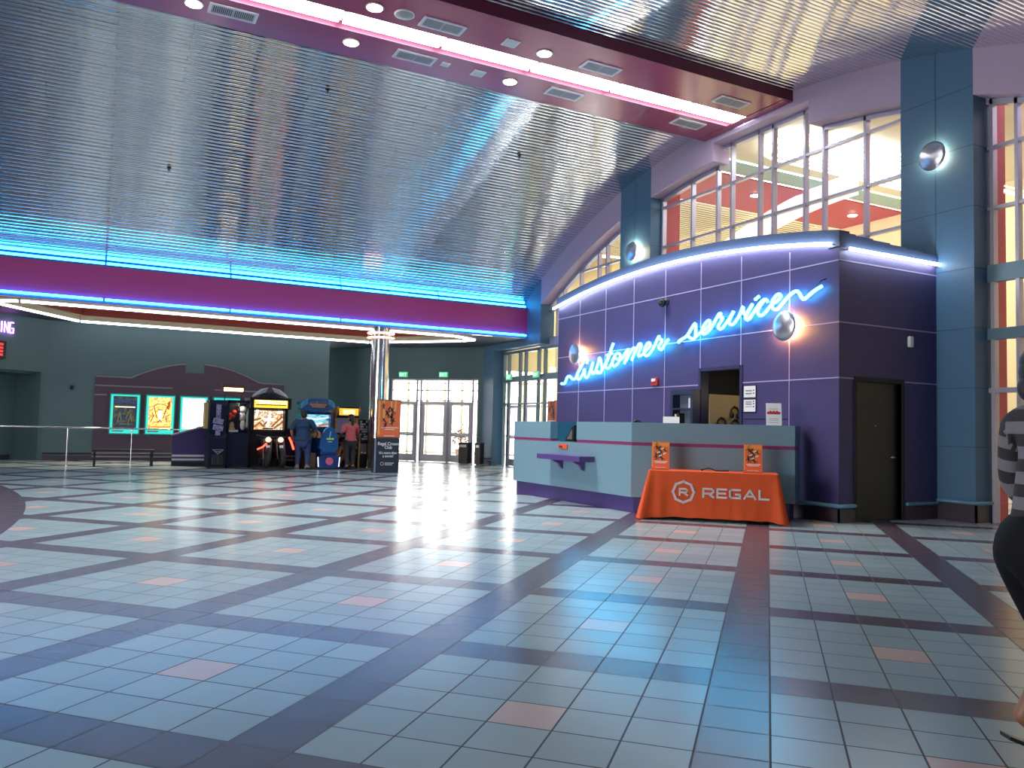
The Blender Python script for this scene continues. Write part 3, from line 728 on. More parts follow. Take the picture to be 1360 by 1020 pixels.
# downlights in the beam
def downlight(x, y, label, z=BZ, power=55, lamp=True, grp='round downlights in the maroon beam'):
    r = empty('downlight', (x, y, z), 0, label, 'ceiling light', grp)
    mb = MB(); mb.lathe([(.115, .0), (.15, -.002), (.155, -.012), (.15, -.02), (.118, -.02)], 24, 0, (x, y, z)); wpart(r, mb, 'trim_ring', M_white)
    mb = MB(); mb.lathe([(.125, -.013), (.13, -.024), (.09, -.042), (.02, -.05)], 24, 0, (x, y, z)); wpart(r, mb, 'lamp_face', N_lamp)
    if lamp: spot('downlight_lamp', (x, y, z - .08), power*13, (1, .92, .82), 118)
    return r
DLX = [-5.4, -2.15, 1.09, 3.74, 6.96]
names = {(1.09, 1): 'round lit downlight on the beam, nearest the top edge at left', (3.74, 1): 'round lit downlight on the far side of the beam between two vents', (6.96, 1): 'round lit downlight on the far side of the beam beside the white square plates', (3.74, 0): 'round lit downlight beside the round ceiling speaker', (6.96, 0): 'round lit downlight between the square access plate and a vent'}
for x in DLX[2:]:
    for k, y in enumerate((12.55, 13.94)):
        if (x, k) in names: downlight(x, y, names[(x, k)])
for x, y, t in ((16.0, 16.55, 'round lamp in the coral ceiling beyond the glass, left of the other'), (19.9, 16.55, 'round lamp in the coral ceiling beyond the glass, above the booth corner')):
    downlight(x, y, t, 7.98, 8, True, 'round lamps in the coral vestibule ceiling')
# vents
def vent(x, y, label, wx=.78, wy=.36):
    r = empty('ceiling_vent', (x, y, BZ), 0, label, 'vent', 'rectangular vents in the maroon beam')
    mb = MB(); w = .05
    mb.box(x - wx/2, x + wx/2, y - wy/2, y - wy/2 + w, BZ - .02, BZ); mb.box(x - wx/2, x + wx/2, y + wy/2 - w, y + wy/2, BZ - .02, BZ)
    mb.box(x - wx/2, x - wx/2 + w, y - wy/2 + w, y + wy/2 - w, BZ - .02, BZ); mb.box(x + wx/2 - w, x + wx/2, y - wy/2 + w, y + wy/2 - w, BZ - .02, BZ)
    wpart(r, mb, 'vent_frame', mat('lilac grey vent enamel', (.75, .70, .78), .4))
    mb = MB(); mb.box(x - wx/2 + w, x + wx/2 - w, y - wy/2 + w, y + wy/2 - w, BZ - .004, BZ - .001); 
    N = 22
    for i in range(N):
        xx = x - wx/2 + w + (wx - 2*w)*(i + .5)/N; mb.box(xx - .007, xx + .007, y - wy/2 + w, y + wy/2 - w, BZ - .016, BZ - .004, 1)
    mb.box(x - .012, x + .012, y - wy/2 + w, y + wy/2 - w, BZ - .018, BZ - .004, 1)
    wpart(r, mb, 'louvre', [mat('vent duct dark', (.03, .03, .04), .7), mat('vent louvre grey', (.5, .49, .54), .5)])
for x, y, t in ((1.71, 13.93, 'vent on the far side of the beam, nearest the left end in view'), (4.95, 13.92, 'vent on the far side of the beam beside the small white plates'), (8.18, 13.9, 'vent on the far side of the beam, next after the last downlight'), (11.38, 13.86, 'vent on the far side of the beam, close to the glass wall'),
        (4.95, 12.56, 'vent beside the round ceiling speaker'), (8.18, 12.54, 'vent on the near side of the beam, right of the last downlight'), (11.37, 12.48, 'vent on the near side of the beam, close to the glass wall')):
    vent(x, y, t)
mb = MB(); mb.lathe([(.17, 0), (.17, -.012), (.155, -.02)], 28, 0, (4.25, 12.53, BZ)); mb.lathe([(.15, -.015), (.148, -.022), (.05, -.03), (.001, -.031)], 28, 1, (4.25, 12.53, BZ))
wthing(mb, 'ceiling_speaker', [M_white, mat('speaker mesh grey', (.35, .35, .36), .6)], (4.25, 12.53, BZ), 'round pale ceiling speaker in the maroon beam beside a vent', 'speaker')
for x, y, w, t in ((5.55, 13.9, .17, 'small white square plate in the beam right of a vent'), (6.26, 13.93, .25, 'white square plate in the beam beside the last downlight on the far side'), (6.25, 12.52, .27, 'white square access plate on the near side of the beam')):
    mb = MB(); mb.box(x - w/2, x + w/2, y - w/2, y + w/2, BZ - .015, BZ); mb.box(x - w/2 + .03, x + w/2 - .03, y - w/2 + .03, y + w/2 - .03, BZ - .02, BZ - .015, 1)
    wthing(mb, 'ceiling_plate', [M_white, mat('ceiling plate grey', (.6, .6, .63), .5)], (x, y, BZ), t, 'ceiling plate', 'square plates in the maroon beam')
# small black ceiling cameras on the slats
for x, y, t in ((3.9, 16.2, 'small dark sprinkler head in the slats under the beam vent'), (1.2, 20.0, 'small dark sprinkler head in the slats above the blue neon at left'), (8.9, 17.2, 'small dark sprinkler head in the slats left of the arched header')):
    z = vault(y); mb = MB(); mb.lathe([(.05, .0), (.05, -.02), (.02, -.03), (.018, -.07), (.04, -.075), (.04, -.08)], 14, 0, (x, y, z))
    wthing(mb, 'sprinkler_head', M_black, (x, y, z), t, 'sprinkler', 'sprinkler heads in the slat ceiling')

# disc sconces
M_disc = mat('spun aluminium disc', (.62, .60, .68), .28, .9)
def sconce(y, z, x, label, col, power, R=.245):
    r = empty('wall_sconce', (x, y, z), 0, label, 'wall light', 'round disc wall lights')
    mb = MB(); mb.lathe([(.001, -.17), (.05, -.168), (R*.8, -.135), (R, -.11), (R + .004, -.10), (R - .01, -.098), (.02, -.10)], 36, 0, (x, y, z), 'x'); wpart(r, mb, 'disc_shade', M_disc)
    mb = MB(); mb.lathe([(.09, -.09), (.09, 0)], 20, 0, (x, y, z), 'x'); wpart(r, mb, 'back_box', M_white)
    mb = MB(); mb.torus((x - .06, y, z), .13, .018, 'x', 20, 6); wpart(r, mb, 'ring_bulb', glow('sconce bulb %s' % label, col, power*4))
sconce(16.25, 3.13, XB, 'round disc wall light beside the first letter of the neon sign', (1, .42, .10), 90)
sconce(9.68, 3.12, XB, 'round disc wall light under the tail of the neon sign, glowing amber', (1, .46, .12), 120)
sconce(17.27, 6.07, XW, 'round disc wall light on the blue pier left of the tall window', (1, .9, .55), 80)
sconce(8.66, 6.1, XW, 'round disc wall light on the wide blue pier at the right', (1, .9, .55), 22)

# ================================================================== CUSTOMER SERVICE BOOTH
booth = empty('service_booth', (XB + .9, (BYC + BYL)/2, 0), 0, 'violet stucco service booth with arched parapet standing against the glass wall', 'booth')
OY0, OY1, OZ = 10.78, 11.86, 2.5
mb = MB(); th = .18
def fw(y0, y1, z0, z1f, n=1):
    for i in range(n):
        a = y0 + (y1 - y0)*i/n; b = y0 + (y1 - y0)*(i+1)/n
        mb.prism([(XB, a, z0), (XB, b, z0), (XB, b, z1f(b)), (XB, a, z1f(a))], (th, 0, 0))
top = lambda y: btop(y) + .06
fw(BYC, OY0, 0, top, 8); fw(OY1, BYL, 0, top, 18); fw(OY0, OY1, OZ, top, 4)
mb.box(XB, XB + th, OY0, OY1, 0, .9)
DX0, DX1, DZ = 10.5, 11.56, 2.21
SY = BYC
mb.box(XB + th, DX0, SY, SY + th, 0, 4.28); mb.box(DX1, XW, SY, SY + th, 0, 4.28); mb.box(DX0, DX1, SY, SY + th, DZ, 4.28)
mb.box(XB + th, XG - .1, BYL - th, BYL, 0, 4.3)
wpart(booth, mb, 'booth_wall', M_purple)
mb = MB()
n = 26
for i in range(n):
    a = BYC - .03 + (BYL + .03 - BYC + .03)*i/n; b = BYC - .03 + (BYL + .03 - BYC + .03)*(i+1)/n
    mb.prism([(XB - .035, a, top(a) - .02), (XB - .035, b, top(b) - .02), (XB - .035, b, top(b) + .17), (XB - .035, a, top(a) + .17)], (th + .05, 0, 0))
xs = [XB - .03, 10.45, 10.85, 11.25, 11.65, 12.05, XW]
for i in range(6):
    mb.box(xs[i], xs[i+1], SY - .035, SY + th + .02, 4.27, 4.47 - .018*i + .02)
    mb.box(max(xs[i], XB + th + .05), xs[i+1], SY + th + .02, SY + 1.2, 4.3, 4.44 - .018*i)
wpart(booth, mb, 'parapet_cap', M_cap)
mb = MB(); mb.box(XB + th, XG - .1, SY + th, BYL - th, 4.0, 4.1); wpart(booth, mb, 'booth_roof', M_cap)
# reveal strips
mb = MB(); e = .006
LZ = (4.06, 3.09, 2.225)
for z in LZ:
    if z > 2.5: mb.box(XB - e, XB + .002, BYC - e, BYL, z - .009, z + .009)
    else: mb.box(XB - e, XB + .002, BYC - e, OY0 - .04, z - .009, z + .009); mb.box(XB - e, XB + .002, OY1 + .04, BYL, z - .009, z + .009)
    if z > 2.5: mb.box(XB - e, XW, SY - e, SY + .002, z - .009, z + .009)
    else: mb.box(XB - e, DX0 - .06, SY - e, SY + .002, z - .009, z + .009); mb.box(DX1 + .06, XW, SY - e, SY + .002, z - .009, z + .009)
for y in (16.2, 15.1, 14.03, 12.95, 11.87, 10.79, 9.66): mb.box(XB - e, XB + .002, y - .009, y + .009, 1.4 if 9.7 < y < 16.5 and not (10.7 < y < 11.9) else (.3 if y < 9.7 else 2.54), btop(y) - .1)
wpart(booth, mb, 'reveal_strip', M_reveal)
mb = MB()
mb.box(XB - .025, XB, BYC - .025, BYL, 0, .2); mb.box(XB - .025, DX0 - .05, SY - .025, SY, 0, .2); mb.box(DX1 + .05, XW - .03, SY - .025, SY, 0, .2)
wpart(booth, mb, 'base_tile', M_base)
mb = MB(); rz = .255
mb.tube([(DX0 - .07, SY - .05, rz), (XB - .05, SY - .05, rz), (XB - .05, SY + 1.3, rz)], .03, 8); mb.tube([(DX1 + .07, SY - .05, rz), (XW - .06, SY - .05, rz)], .03, 8)
wpart(booth, mb, 'bumper_rail', M_blue_rail)
# black door in the side wall
mb = MB(); mb.box(DX0 - .05, DX1 + .05, SY + .14, SY + .18, 0, DZ); mb.box(DX0, DX1, SY + .02, SY + .14, 0, .012); wpart(booth, mb, 'door_leak_block', M_blackm)  # black sill and unseen panel added to stop light leaking past the door
dr = MB().box(DX0, DX1, SY + .07, SY + .12, .012, DZ - .02); dr = wpart(booth, dr, 'door', M_doorblk)
mb = MB(); mb.box(DX0 - .05, DX0 + .0, SY - .02, SY + .13, 0, DZ + .05); mb.box(DX1, DX1 + .05, SY - .02, SY + .13, 0, DZ + .05); mb.box(DX0, DX1, SY - .02, SY + .13, DZ - .02, DZ + .05); wpart(booth, mb, 'door_frame', M_blackm)
mb = MB(); mb.lathe([(.028, 0), (.028, -.012), (.012, -.014), (.012, -.05)], 14, 0, (DX1 - .12, SY + .07, 1.0), 'y'); mb.tube([(DX1 - .12, SY + .02, 1.0), (DX1 - .16, SY + .015, 1.0), (DX1 - .25, SY + .02, 1.0)], .011, 8)
wpart(booth, mb, 'door_handle', M_chrome, 0, dr)
mb = MB(); mb.lathe([(.012, 0), (.012, -.006), (.004, -.008)], 10, 0, ((DX0 + DX1)/2, SY + .07, 1.5), 'y'); wpart(booth, mb, 'peephole', M_steel, 0, dr)
# service opening: dark alcove, frame, cream board
mb = MB(); mb.box(XB + th, XB + 1.5, OY0 - .05, OY0, .9, 2.6); mb.box(XB + th, XB + 1.5, OY1, OY1 + .05, .9, 2.6); mb.box(XB + 1.45, XB + 1.5, OY0, OY1, .9, 2.6); mb.box(XB + th, XB + 1.5, OY0, OY1, 2.55, 2.6); mb.box(XB + th, XB + 1.5, OY0, OY1, .88, .92)
wpart(booth, mb, 'alcove', M_blackm)
mb = MB(); f = .045
mb.box(XB - .02, XB + th, OY0 - f, OY0 + .02, .9, OZ + f); mb.box(XB - .02, XB + th, OY1 - .02, OY1 + f, .9, OZ + f); mb.box(XB - .02, XB + th, OY0, OY1, OZ - .02, OZ + f)
wpart(booth, mb, 'opening_frame', mat('navy opening frame', (.03, .025, .08), .45))
mb = MB(); mb.box(XB + .2, XB + 1.02, OY1 - .04, OY1 - .005, .93, 2.06); wpart(booth, mb, 'hook_board', mat('tan pegboard', (.62, .45, .24), .6))
point('booth_lamp', (XB + .75, OY0 + .15, 2.1), 5, (1, .8, .5), .1)
# dark joint of the gate panel right of the opening
mb = MB(); mb.box(XB - .005, XB + .001, 9.655, 9.68, 1.45, 2.2); mb.box(XB - .005, XB + .001, 9.68, 10.7, 1.57, 1.59); wpart(booth, mb, 'gate_panel_joint', M_blackm)

# neon script sign
sg = empty('neon_script_sign', (XB, 13, 3.0), 0, 'cyan neon script sign reading customer service on the violet wall', 'neon sign')
word = {0: 'first', 6: 'second'}
for i, st in enumerate(SIGN):
    pts = smooth_path([(10.03 - .012*(i % 3), y, z) for y, z in st], 4); mb = MB(); mb.tube(pts, .027, 8); wpart(sg, mb, 'neon_tube', N_cyan)
mb = MB()
for st in SIGN:
    for y, z in st[::5]: mb.tube([(10.03, y, z), (XB, y, z)], .008, 6)
mb.tube([(10.03, 9.02, 3.70), (10.06, 8.94, 3.78), (XB, 8.92, 3.8)], .012, 6)
wpart(sg, mb, 'tube_support', M_black)

# small fittings on the booth
mb = MB(); mb.box(XB - .05, XB, 13.13, 13.33, 2.26, 2.42, 0); mb.box(XB - .075, XB - .05, 13.17, 13.29, 2.34, 2.40, 1)
wthing(mb, 'fire_alarm', [mat('alarm red', (.5, .03, .02), .4), M_paper], (XB, 13.23, 2.34), 'small red fire alarm box with white strobe on the violet wall below the sign', 'fire alarm', bevel=.006)
r = empty('security_camera', (XB, 12.9, 3.93), 0, 'black dome security camera on the violet wall above the neon sign', 'camera')
mb = MB(); mb.lathe([(.07, 0), (.07, -.03), (.05, -.06), (.03, -.08)], 16, 0, (XB, 12.9, 3.95), 'x'); wpart(r, mb, 'wall_mount', M_black)
mb = MB(); mb.ball((XB - .13, 12.9, 3.91), .085); wpart(r, mb, 'camera_dome', mat('smoked dome', (.01, .01, .012), .08))
mb = MB(); mb.box(11.70, 11.80, SY - .06, SY, 2.80, 2.98); wthing(mb, 'motion_sensor', M_white, (11.75, SY, 2.89), 'small white sensor box high on the booth side wall', 'sensor', bevel=.02)
def notice(y0, y1, z0, z1, label, k):
    r = empty('wall_notice', (XB, (y0 + y1)/2, z0), 0, label, 'notice', 'framed white notices')
    mb = MB(); mb.box(XB - .014, XB, y0 - .012, y1 + .012, z0 - .012, z1 + .012); wpart(r, mb, 'notice_frame', M_black)
    mb = MB(); mb.box(XB - .017, XB - .0145, y0, y1, z0, z1); wpart(r, mb, 'paper_sheet', M_paper)
    mb = MB(); W_ = y1 - y0
    rows = (.62, .55, .36, .3) if k == 0 else (.86, .78, .66, .6, .42)
    for i, q in enumerate(rows):
        z = z0 + (z1 - z0)*q; mb.box(XB - .0185, XB - .017, y0 + W_*.3, y1 - W_*(.12 + .06*(i % 2)), z - .004, z + .004)
        if i % 2 == 0: mb.box(XB - .0185, XB - .017, y0 + W_*.1, y0 + W_*.2, z - .012, z + .01)
    wpart(r, mb, 'print', M_ink)
notice(10.41, 10.69, 1.96, 2.16, 'framed white notice beside the dark opening, upper of two', 0)
notice(10.41, 10.69, 1.71, 1.92, 'framed white notice beside the dark opening, lower of two', 1)
# cubby cabinet left of the opening
r = empty('cubby_cabinet', (XB - .1, 12.26, 1.2), 0, 'dark blue two-cubby wall cabinet left of the dark opening', 'cabinet')
y0, y1, z0, z1 = 11.84, 12.50, 1.2, 2.14; M_navy = mat('navy laminate', (.022, .03, .075), .4)
mb = MB(); t = .07
mb.box(XB - .2, XB, y0, y0 + t, z0, z1); mb.box(XB - .2, XB, y1 - t, y1, z0, z1); mb.box(XB - .2, XB, y0 + t, y1 - t, z1 - t*1.4, z1); mb.box(XB - .2, XB, y0 + t, y1 - t, 1.755, 1.785); mb.box(XB - .2, XB, y0 + t, y1 - t, z0, 1.47)
wpart(r, mb, 'cabinet_body', M_navy)
mb = MB(); mb.box(XB - .02, XB, y0 + t, y1 - t, 1.47, z1 - t*1.4); wpart(r, mb, 'back_panel', mat('slate back panel', (.16, .19, .26), .5))
for y, z, w, h, c, t in ((11.97, 1.785, .06, .19, (.7, .7, .72), 'white upright box at the right of the top cubby'), (12.38, 1.47, .05, .2, (.6, .58, .45), 'pale binder at the left of the lower cubby'), (12.31, 1.47, .06, .22, (.03, .03, .03), 'black binder beside the pale one in the lower cubby')):
    mb = MB(); mb.box(XB - .17, XB - .03, y - w/2, y + w/2, z, z + h); wthing(mb, 'binder', mat('binder %.2f' % c[0], c, .5), (XB - .1, y, z), t, 'binder', bevel=.004)
# dark head covers on the hook board
for dx, z, t in ((.80, 1.72, 'black headset hanging on the tan board, the highest of three'), (.47, 1.50, 'black headset on the tan board, lower left'), (.81, 1.47, 'black headset on the tan board, lower right')):
    x, y = XB + dx, OY1 - .07; r = empty('headset', (x, y, z), 0, t, 'headset', 'headsets in the booth opening')
    mb = MB(); mb.tube([(x + .10*cos(a), y, z + .11*sin(a)) for a in [pi*i/10*1.1 - .15 for i in range(11)]], .016, 6); wpart(r, mb, 'headband', M_black)
    for s in (-1, 1):
        mb = MB(); mb.ball((x + s*.085, y - .01, z - .05), .058, 10, 8, 0, (.75, .6, 1.1)); wpart(r, mb, 'ear_cup', M_black)
    mb = MB(); mb.tube([(x, OY1 - .04, z + .13), (x, y, z + .12)], .01, 6); wpart(r, mb, 'hook', M_black)

# ================================================================== COUNTER
A0, C0, D0, D1 = (7.60, 14.62), (7.70, 10.68), (9.62, 9.06), (10.07, 9.38)
ct = empty('service_counter', (8.3, 12.0, 0), 0, 'blue grey angled service counter with plum stripe in front of the violet booth', 'counter')
def offs(poly, d):
    out = []
    for i, p in enumerate(poly):
        ns = []
        for a, b in ((i-1, i), (i, i+1)):
            if 0 <= a and b < len(poly):
                v = Vector((poly[b][0] - poly[a][0], poly[b][1] - poly[a][1], 0)).normalized(); ns.append(Vector((v.y, -v.x, 0)))
        n = sum(ns, Vector()); n.normalize(); k = d/max(n.dot(ns[0]), .3); out.append((p[0] + n.x*k, p[1] + n.y*k))
    return out
front = [A0, C0, D0, D1]
def strip(mb, poly, d0, d1, z0, z1, mi=0):
    a, b = offs(poly, d0), offs(poly, d1)
    for i in range(len(poly) - 1):
        q = [a[i], a[i+1], b[i+1], b[i]]
        mb.prism([(x, y, z0) for x, y in q], (0, 0, z1 - z0), mi)
# outward direction test is fixed by the order: right-hand normal of A0->C0 points to -X
mb = MB(); strip(mb, front, -.2, 0, .26, 1.09); wpart(ct, mb, 'counter_front', M_counter)
mb = MB(); NY0, NY1 = 12.30, 13.20
def lerp(t): return (A0[0] + (C0[0] - A0[0])*t, A0[1] + (C0[1] - A0[1])*t)
tA = (A0[1] - NY1)/(A0[1] - C0[1]); tB = (A0[1] - NY0)/(A0[1] - C0[1])
strip(mb, [A0, lerp(tA)], -.16, .0, 1.145, 1.465); strip(mb, [lerp(tB), C0, D0, D1], -.16, .0, 1.145, 1.465)
wpart(ct, mb, 'upper_panel', M_counter)
mb = MB(); strip(mb, [A0, lerp(tA)], -.18, -.012, 1.09, 1.145); strip(mb, [lerp(tB), C0, D0, D1], -.18, -.012, 1.09, 1.145); wpart(ct, mb, 'plum_stripe', M_plum)
mb = MB(); strip(mb, [A0, C0, D0, D1], -.2, -.09, 0.0, .26); wpart(ct, mb, 'kick_plate', M_kick)
mb = MB(); strip(mb, [lerp(tA), lerp(tB)], -.75, -.0, 1.09, 1.10); strip(mb, [lerp(tA), lerp(tB)], -.80, -.75, .3, 1.40); strip(mb, [lerp(tA - .01), lerp(tA)], -.8, -.16, 1.1, 1.465); strip(mb, [lerp(tB), lerp(tB + .01)], -.8, -.16, 1.1, 1.465); wpart(ct, mb, 'transaction_recess', M_counterdk)
mb = MB(); mb.box(A0[0] + .16, XB - .03, 14.45, 14.62, .1, 1.465); wpart(ct, mb, 'end_panel', M_counter)
# violet shelf with brackets on the front
mb = MB(); mb.box(7.34, 7.645, 11.68, 13.18, .77, .865); wpart(ct, mb, 'writing_shelf', M_lav, .004)
for y in (12.72, 12.0):
    mb = MB(); mb.prism([(7.64, y, .77), (7.42, y, .77), (7.44, y, .74), (7.55, y, .70), (7.60, y, .62), (7.64, y, .60)], (0, .06, 0)); wpart(ct, mb, 'shelf_bracket', M_lav)
mb = MB(); mb.box(7.632, 7.645, 12.58, 12.88, .965, 1.05); mb.box(7.630, 7.632, 12.74, 12.86, .98, 1.02, 1); wpart(ct, mb, 'orange_sticker', [mat('orange sticker', (.8, .12, .03), .5), mat('sticker print', (.1, .03, .03), .5)])
# things standing on the counter
r = empty('card_terminal', (7.88, 12.7, 1.10), 0, 'black card terminal leaning in the recess of the counter', 'card terminal')
mb = MB(); mb.prism([(7.80, 12.60, 1.1), (7.80, 12.94, 1.1), (7.80, 12.70, 1.36), (7.80, 12.62, 1.40)], (.16, 0, 0)); wpart(r, mb, 'stand', M_black)
mb = MB(); mb.prism([(7.785, 12.66, 1.14), (7.785, 12.84, 1.14), (7.785, 12.70, 1.30), (7.785, 12.66, 1.32)], (.015, 0, 0)); wpart(r, mb, 'keypad', mat('keypad grey', (.16, .14, .13), .4))
mb = MB(); mb.box(7.68, 8.0, 12.4, 12.9, 1.10, 1.112); wpart(r, mb, 'base_mat', M_black)
cdir = Vector((D0[0] - C0[0], D0[1] - C0[1], 0)).normalized(); cin = Vector((-cdir.y, cdir.x, 0))
if cin.x < 0: cin = -cin
def cpt(t, d): return Vector((C0[0], C0[1], 0)) + cdir*t + cin*d
def leaning(name, c, ax, w, h, z, lean, mats, label, cat, group=None, art=None):
    """a sheet holder on a foot, leaning back; ax = unit vector along its width, back = into the booth"""
    ax = Vector(ax); bk = Vector((-ax.y, ax.x, 0)); bk = bk if bk.dot(Vector((c[0], c[1], 0))) > 0 else -bk
    c = Vector((c[0], c[1], z)); up = Vector((0, 0, cos(lean))) + bk*sin(lean); nr = up.cross(ax); nr = nr if nr.dot(bk) < 0 else -nr
    r = empty(name, tuple(c), 0, label, cat, group)
    def pl(x, y, d): return tuple(c + ax*x + up*y + nr*d)
    mb = MB(); mb.prism([pl(-w/2, 0, 0), pl(w/2, 0, 0), pl(w/2, h, 0), pl(-w/2, h, 0)], tuple(-nr*.006)); wpart(r, mb, 'sheet', mats[0])
    mb = MB(); mb.prism([tuple(c + ax*(-w/2)), tuple(c + ax*(w/2)), tuple(c + ax*(w/2) + bk*.1), tuple(c + ax*(-w/2) + bk*.1)], (0, 0, .004)); mb.prism([pl(-.03, h*.7, -.007), pl(.03, h*.7, -.007), tuple(c + ax*.03 + bk*.1), tuple(c - ax*.03 + bk*.1)], tuple(bk*.004)); wpart(r, mb, 'easel_foot', mats[0] if len(mats) < 2 else mats[1])
    if art: art(r, pl)
    return r
def art_flyer(r, pl):
    mb = MB()
    for y in (.30, .26, .23, .12, .09, .05): mb.prism([pl(-.08, y*.9, .001), pl(.07, y*.9, .001), pl(.07, y*.9 + .006, .001), pl(-.08, y*.9 + .006, .001)], (0, 0, .001))
    wpart(r, mb, 'print', mat('grey print', (.3, .3, .34), .6))
    mb = MB(); mb.prism([pl(-.1, .185, .001), pl(.1, .185, .001), pl(.1, .225, .001), pl(-.1, .225, .001)], (0, 0, .0015))
    for k in (-.05, 0, .05): mb.prism([pl(k - .015, .225, .001), pl(k + .015, .225, .001), pl(k, .25, .001)], (0, 0, .0015))
    wpart(r, mb, 'red_banner', mat('flyer red', (.5, .03, .05), .5))
c = cpt(2.21, .11)
leaning('counter_flyer', c, cdir, .235, .37, 1.465, .3, [M_paper], 'white leaning flyer with red banner at the right end of the counter', 'flyer', None, art_flyer)
c = cpt(.62, .12)
r = empty('tent_card', tuple(c) [:2] + (1.465,), 0, 'blank white folded tent card standing on the counter left of the cubby cabinet', 'card')
mb = MB(); a = Vector((c.x, c.y, 1.466)) - cdir*.13; 
mb.prism([tuple(a), tuple(a + cin*.05 + Vector((0, 0, .105))), tuple(a + cin*.10)], tuple(cdir*.26)); wpart(r, mb, 'folded_card', M_paper)
mb = MB(); mb.tube([tuple(cpt(.02, .1 + .02*i) + cdir*.03*i + Vector((0, 0, 1.47 + .03*sin(i*.9)))) for i in range(6)], .014, 6); mb.ball(tuple(cpt(.06, .13) + Vector((0, 0, 1.49))), .03)
wthing(mb, 'cable_bundle', M_black, tuple(cpt(.05, .1) + Vector((0, 0, 1.465))), 'small coil of dark cable lying on the counter edge left of the tent card', 'cable')

# ================================================================== TABLE WITH ORANGE CLOTH
TA = Vector((7.50, 9.93, 0)); tdx = Vector((.745, -.667, 0)).normalized(); tdy = Vector((-tdx.y, tdx.x, 0)); tdy = tdy if tdy.x > 0 else -tdy
TLEN, TDEP, TH = 1.86, .70, .735
tb = empty('folding_table', tuple(TA + tdx*TLEN/2 + tdy*TDEP/2), atan2(tdx.y, tdx.x), 'folding table hidden under an orange cloth in front of the counter', 'table')
mb = MB(); mb.box(-TLEN/2, TLEN/2, -TDEP/2, TDEP/2, TH - .045, TH - .006); mb.build('table_top', mat('grey table plastic', (.5, .5, .5), .5), tb)
for sx in (-1, 1):
    for sy in (-1, 1): MB().tube([(sx*(TLEN/2 - .22), sy*(TDEP/2 - .1), 0.012), (sx*(TLEN/2 - .22), sy*(TDEP/2 - .1), TH - .045)], .016, 8).build('table_leg', M_black, tb)
# cloth: a draped sheet, folds growing towards the hem, corners hanging out
def cloth():
    mb = MB(); nx, rows = 34, 14; hx, hy = TLEN/2 + .012, TDEP/2 + .012; per = []
    def seg(a, b, n): return [(a[0] + (b[0] - a[0])*i/n, a[1] + (b[1] - a[1])*i/n) for i in range(n)]
    per = seg((-hx, -hy), (hx, -hy), 44) + seg((hx, -hy), (hx, hy), 18) + seg((hx, hy), (-hx, hy), 44) + seg((-hx, hy), (-hx, -hy), 18)
    N = len(per); rg = []
    for j in range(rows + 1):
        t = j/rows; row = []
        for i, (x, y) in enumerate(per):
            fr = y < -hy + .01 or y > hy - .01
            nx_ = (0, -1) if y <= -hy + 1e-6 and x < hx - 1e-6 else ((1, 0) if x >= hx - 1e-6 and y < hy - 1e-6 else ((0, 1) if y >= hy - 1e-6 and x > -hx + 1e-6 else (-1, 0)))
            # distance from the nearest corner along the edge
            if nx_[1]: dc = hx - abs(x)
            else: dc = hy - abs(y)
            cn = max(0, 1 - dc/(.15 if (nx_[1] and x > 0) else .30))
            fold = .035*sin(i*1.25)*t*(1.0 if nx_[0] else .10) + .045*t*min(1, cn*1.6)*sin(dc*26 + 2.4) + .006*sin(i*.37 + 1)*t
            flare = .03*t + fold + .13*cn**1.6*t
            if nx_ == (-1, 0): flare += .05*t
            cx = 1 if x > 0 else -1; cy = 1 if y > 0 else -1
            px = x + nx_[0]*flare + (cx*.10*cn**2*t if nx_[1] else 0); py = y + nx_[1]*flare + (cy*.10*cn**2*t if nx_[0] else 0)
            bottom = .05 + .004*sin(i*.8) - .035*cn
            if nx_ == (0, -1): bottom += .03*(x/hx < .3)*0
            z = TH - (TH - bottom)*t if j else TH
            row.append((px, py, z))
        rg.append(row)
    vs = [v for r_ in rg for v in r_]
    fs = [(j*N + i, (j+1)*N + i, (j+1)*N + (i+1) % N, j*N + (i+1) % N) for j in range(rows) for i in range(N)]
    mb.add(vs, fs, 0, True); mb.add(rg[0], [tuple(range(N))], 0)
    return mb
cl = empty('tablecloth', tuple(TA + tdx*TLEN/2 + tdy*TDEP/2), atan2(tdx.y, tdx.x), 'orange printed tablecloth draped over the table in front of the counter', 'tablecloth')
flip = (Matrix.Rotation(atan2(tdx.y, tdx.x), 3, 'Z') @ Vector((0, 1, 0))).dot(tdy) < 0
oc = cloth().build('draped_cloth', M_orange, cl)
if flip: oc.data.transform(Matrix.Scale(-1, 4, (0, 1, 0))); oc.data.flip_normals()
FY = (TDEP/2 + .012) if flip else -(TDEP/2 + .012); sg_ = 1 if flip else -1
def front_pl(x, y, d):       # print plane on the cloth front: x along the table, y = height
    t = max(0, (TH - y)/(TH - .09)); fl_ = .03*t + .012
    return (x, FY + sg_*(fl_ + d), y)
